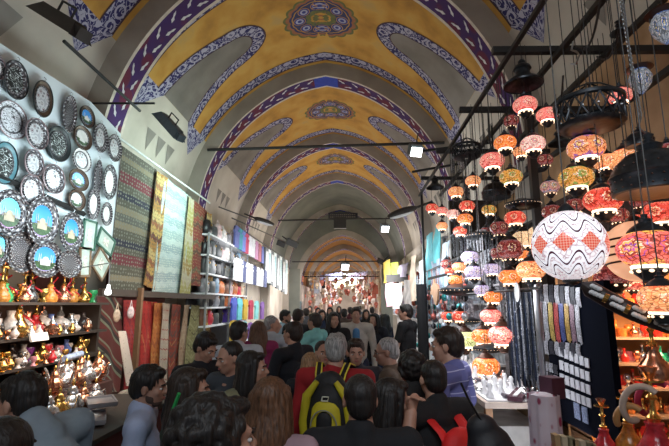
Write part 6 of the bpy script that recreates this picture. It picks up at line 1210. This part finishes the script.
far = [(322, 315, 10.5, 'in navy left of the black-jacket woman', (.02, .03, .07), 190), (344, 314, 11.5, 'in brown behind the beige raincoat, left side', (.08, .05, .04), 10), (366, 314, 12, 'in black behind the beige raincoat, right side', (.015, .015, .015), 180),
       (306, 313, 12.5, 'in grey behind the turquoise jacket', (.12, .12, .14), 20), (330, 311, 14.5, 'in dark blue far down the street', (.02, .03, .08), 175), (350, 311, 15, 'in wine red far down the street', (.10, .02, .03), 0), (318, 311, 16.5, 'in charcoal far down the street on the left', (.04, .04, .045), 190),
       (372, 311, 15.5, 'in light grey far down the street on the right', (.2, .2, .22), 5), (339, 309, 19, 'in black at the far middle of the street', (.012, .012, .014), 180), (360, 309, 20, 'in grey blue at the far middle of the street', (.08, .1, .16), 0), (310, 309, 21, 'in tan at the far left of the street', (.2, .15, .1), 170)]
for i, (px, py, y, t, c, f) in enumerate(far):
    P('small distant pedestrian '+t, px, py, y, face=f, hair=('black' if i % 3 else 'dark', 'short' if i % 2 else 'long'), top=c, fem=i % 2 == 0, vox=.018, group='distant pedestrians in the street', legs=(.03, .035, .05))
# ---------------------------------------------------------------- backpacks
def backpack(root, J, label, cA, cB, panel, sc_=1.0, w_=.155, hgt=.48, czf=1.25):
    k = J['k']; o = empty('backpack', root.location, label, 'backpack', None, root.rotation_euler.z)
    mA = m_cloth('pack_'+label.split()[0], cA, .6); mB = m_cloth('pack_trim_'+label.split()[0], cB, .6)
    cz = czf*k; g = MB(); g.ball((0, -.235, cz-.03), (w_, .105, hgt/2), nu=20, nv=14); capsule(g, (0, -.205, cz-hgt*.36), (0, -.205, cz+hgt*.30), w_*.96, w_*.82, 1, .55); me = remesh(g, .009, 3); fold(me, .003, 40, 2); place(me, 'pack_body', mB if panel else mA, o)
    g = MB(); capsule(g, (0, -.315, cz-.15), (0, -.305, cz+.01), w_*.72, w_*.66, 1, .42); me = remesh(g, .008, 3); place(me, 'front_pocket', mA, o)
    if panel:
        g = MB(); capsule(g, (0, -.362, cz-.16), (0, -.352, cz-.01), w_*.36, w_*.34, 1, .35); me = remesh(g, .008, 2); place(me, 'pocket_panel', mB, o)
        for sx in (-1, 1):
            g = MB(); g.tube([(sx*w_*.93, -.25, cz-.2), (sx*w_*1.0, -.27, cz-.05), (sx*w_*.84, -.29, cz+.12), (sx*w_*.4, -.29, cz+.21)], [.03, .034, .03, .018], 10); g.build('side_panel', mA, o)
        g = MB(); g.tube([(-.02, -.335, cz+.10), (.02, -.335, cz+.10), (.026, -.335, cz+.125), (-.014, -.335, cz+.125), (-.02, -.335, cz+.10)], .0045, 6); g.build('badge', flat('pale_badge', (.75, .75, .6), .4), o)
        g = MB(); g.tube([(.09*math.cos(a)*w_/.165, -.372+.01*abs(math.cos(a)), cz-.05+.10*math.sin(a)) for a in [PI*i/14 for i in range(15)]], .004, 6); g.build('zip', flat('zip_grey', (.3, .3, .28), .4), o)
    else:
        g = MB(); g.tube([(-.11, -.30, cz+.10), (0, -.335, cz+.07), (.11, -.30, cz+.10)], .012, 8); g.build('strap_web', flat('black_webbing', (.012, .012, .012), .7), o)
        g = MB(); g.box((0, -.345, cz+.06), (.04, .014, .03), 0); g.box((.0, -.355, cz+.02), (.02, .01, .09), 0); g.build('buckle', flat('black_buckle', (.015, .015, .015), .4), o)
    for sx in (-1, 1):
        g = MB(); pts = [(sx*.07, -.20, cz+.16), (sx*.085, -.155, cz+.235), (sx*.10, -.06, cz+.295), (sx*.115, .06, cz+.265), (sx*.13, .13, cz+.12), (sx*.15, .115, cz-.05), (sx*.165, -.02, cz-.17), (sx*.14, -.15, cz-.2)]
        g.tube([(x, y_, z*1.0) for x, y_, z in pts], .022 if panel else .032, 8, 0, .4); g.build('shoulder_strap', mA if not panel else mB, o)
        if panel:
            for e3 in (-1, 1): 
                g = MB(); g.tube([(x+e3*.019*1, y_-.004, z+.006) for x, y_, z in pts[:4]], .006, 6); g.build('strap_piping', flat('yellow_piping', (.75, .62, .05), .6), o)
    g = MB(); g.tube([(-.03, -.215, cz+.20), (-.02, -.22, cz+.25), (.02, -.22, cz+.25), (.03, -.215, cz+.20)], .007, 6); g.build('grab_loop', mB, o)
    return o
backpack(BP, J2, 'yellow and black backpack on the back of the man in red', (.62, .52, .02), (.012, .012, .014), True)
backpack(RED, J, 'bright red backpack on the back of the man in a black jacket', (.75, .02, .02), (.4, .01, .012), False, czf=1.12)
# black rucksack at the lower right behind the striped-shirt man
c = AY(489, 428, 2.25); o = empty('rucksack', (c.x, c.y, c.z-.2), 'slack black rucksack right of the red backpack', 'backpack')
g = MB(); capsule(g, (0, 0, .0), (-.03, .0, .18), .15, .08, 1, .7); capsule(g, (.05, 0, -.04), (.0, 0, .1), .14, .12, 1, .7); me = remesh(g, .009, 3); fold(me, .01, 26, 5); place(me, 'sack', m_cloth('black_nylon', (.014, .014, .018), .5), o)
g = MB(); g.tube([(-.03, -.02, .22), (-.09, -.03, .32), (-.12, 0, .40)], .012, 8, 0, .4); g.build('strap', flat('black_webbing', (.012, .012, .012), .7), o)
# green shoulder strap on the long-haired woman, and the raised forearm in the foreground
c = AY(178, 412, 2.12); g = MB(); g.tube([c+Vector((-.0, 0, .08)), c+Vector((-.03, -.01, -.02)), c+Vector((-.05, 0, -.16)), c+Vector((-.055, .02, -.32))], .028, 8, 0, .3)
tag(g.build('bag_strap', m_cloth('green_webbing', (.02, .42, .10))), 'bright green bag strap on the long-haired woman', 'strap')
g = MB(); wv = AY(411, 413, 2.3); el = AY(404, 470, 2.2)
capsule(g, el, wv, .042, .029); capsule(g, el, el+Vector((.03, -.25, -.35)), .042, .05)
d = Vector((.25, -.05, 1)).normalized(); fingers(g, wv, d, -1, .85, 1.25, (.5, -.8, -.1))
tag(place(remesh(g, .0045, 2), 'raised_forearm', M_skin, None), 'bare raised forearm and fist in front of the black jacket', 'arm')
bpy.data.scenes.remove(_ts)
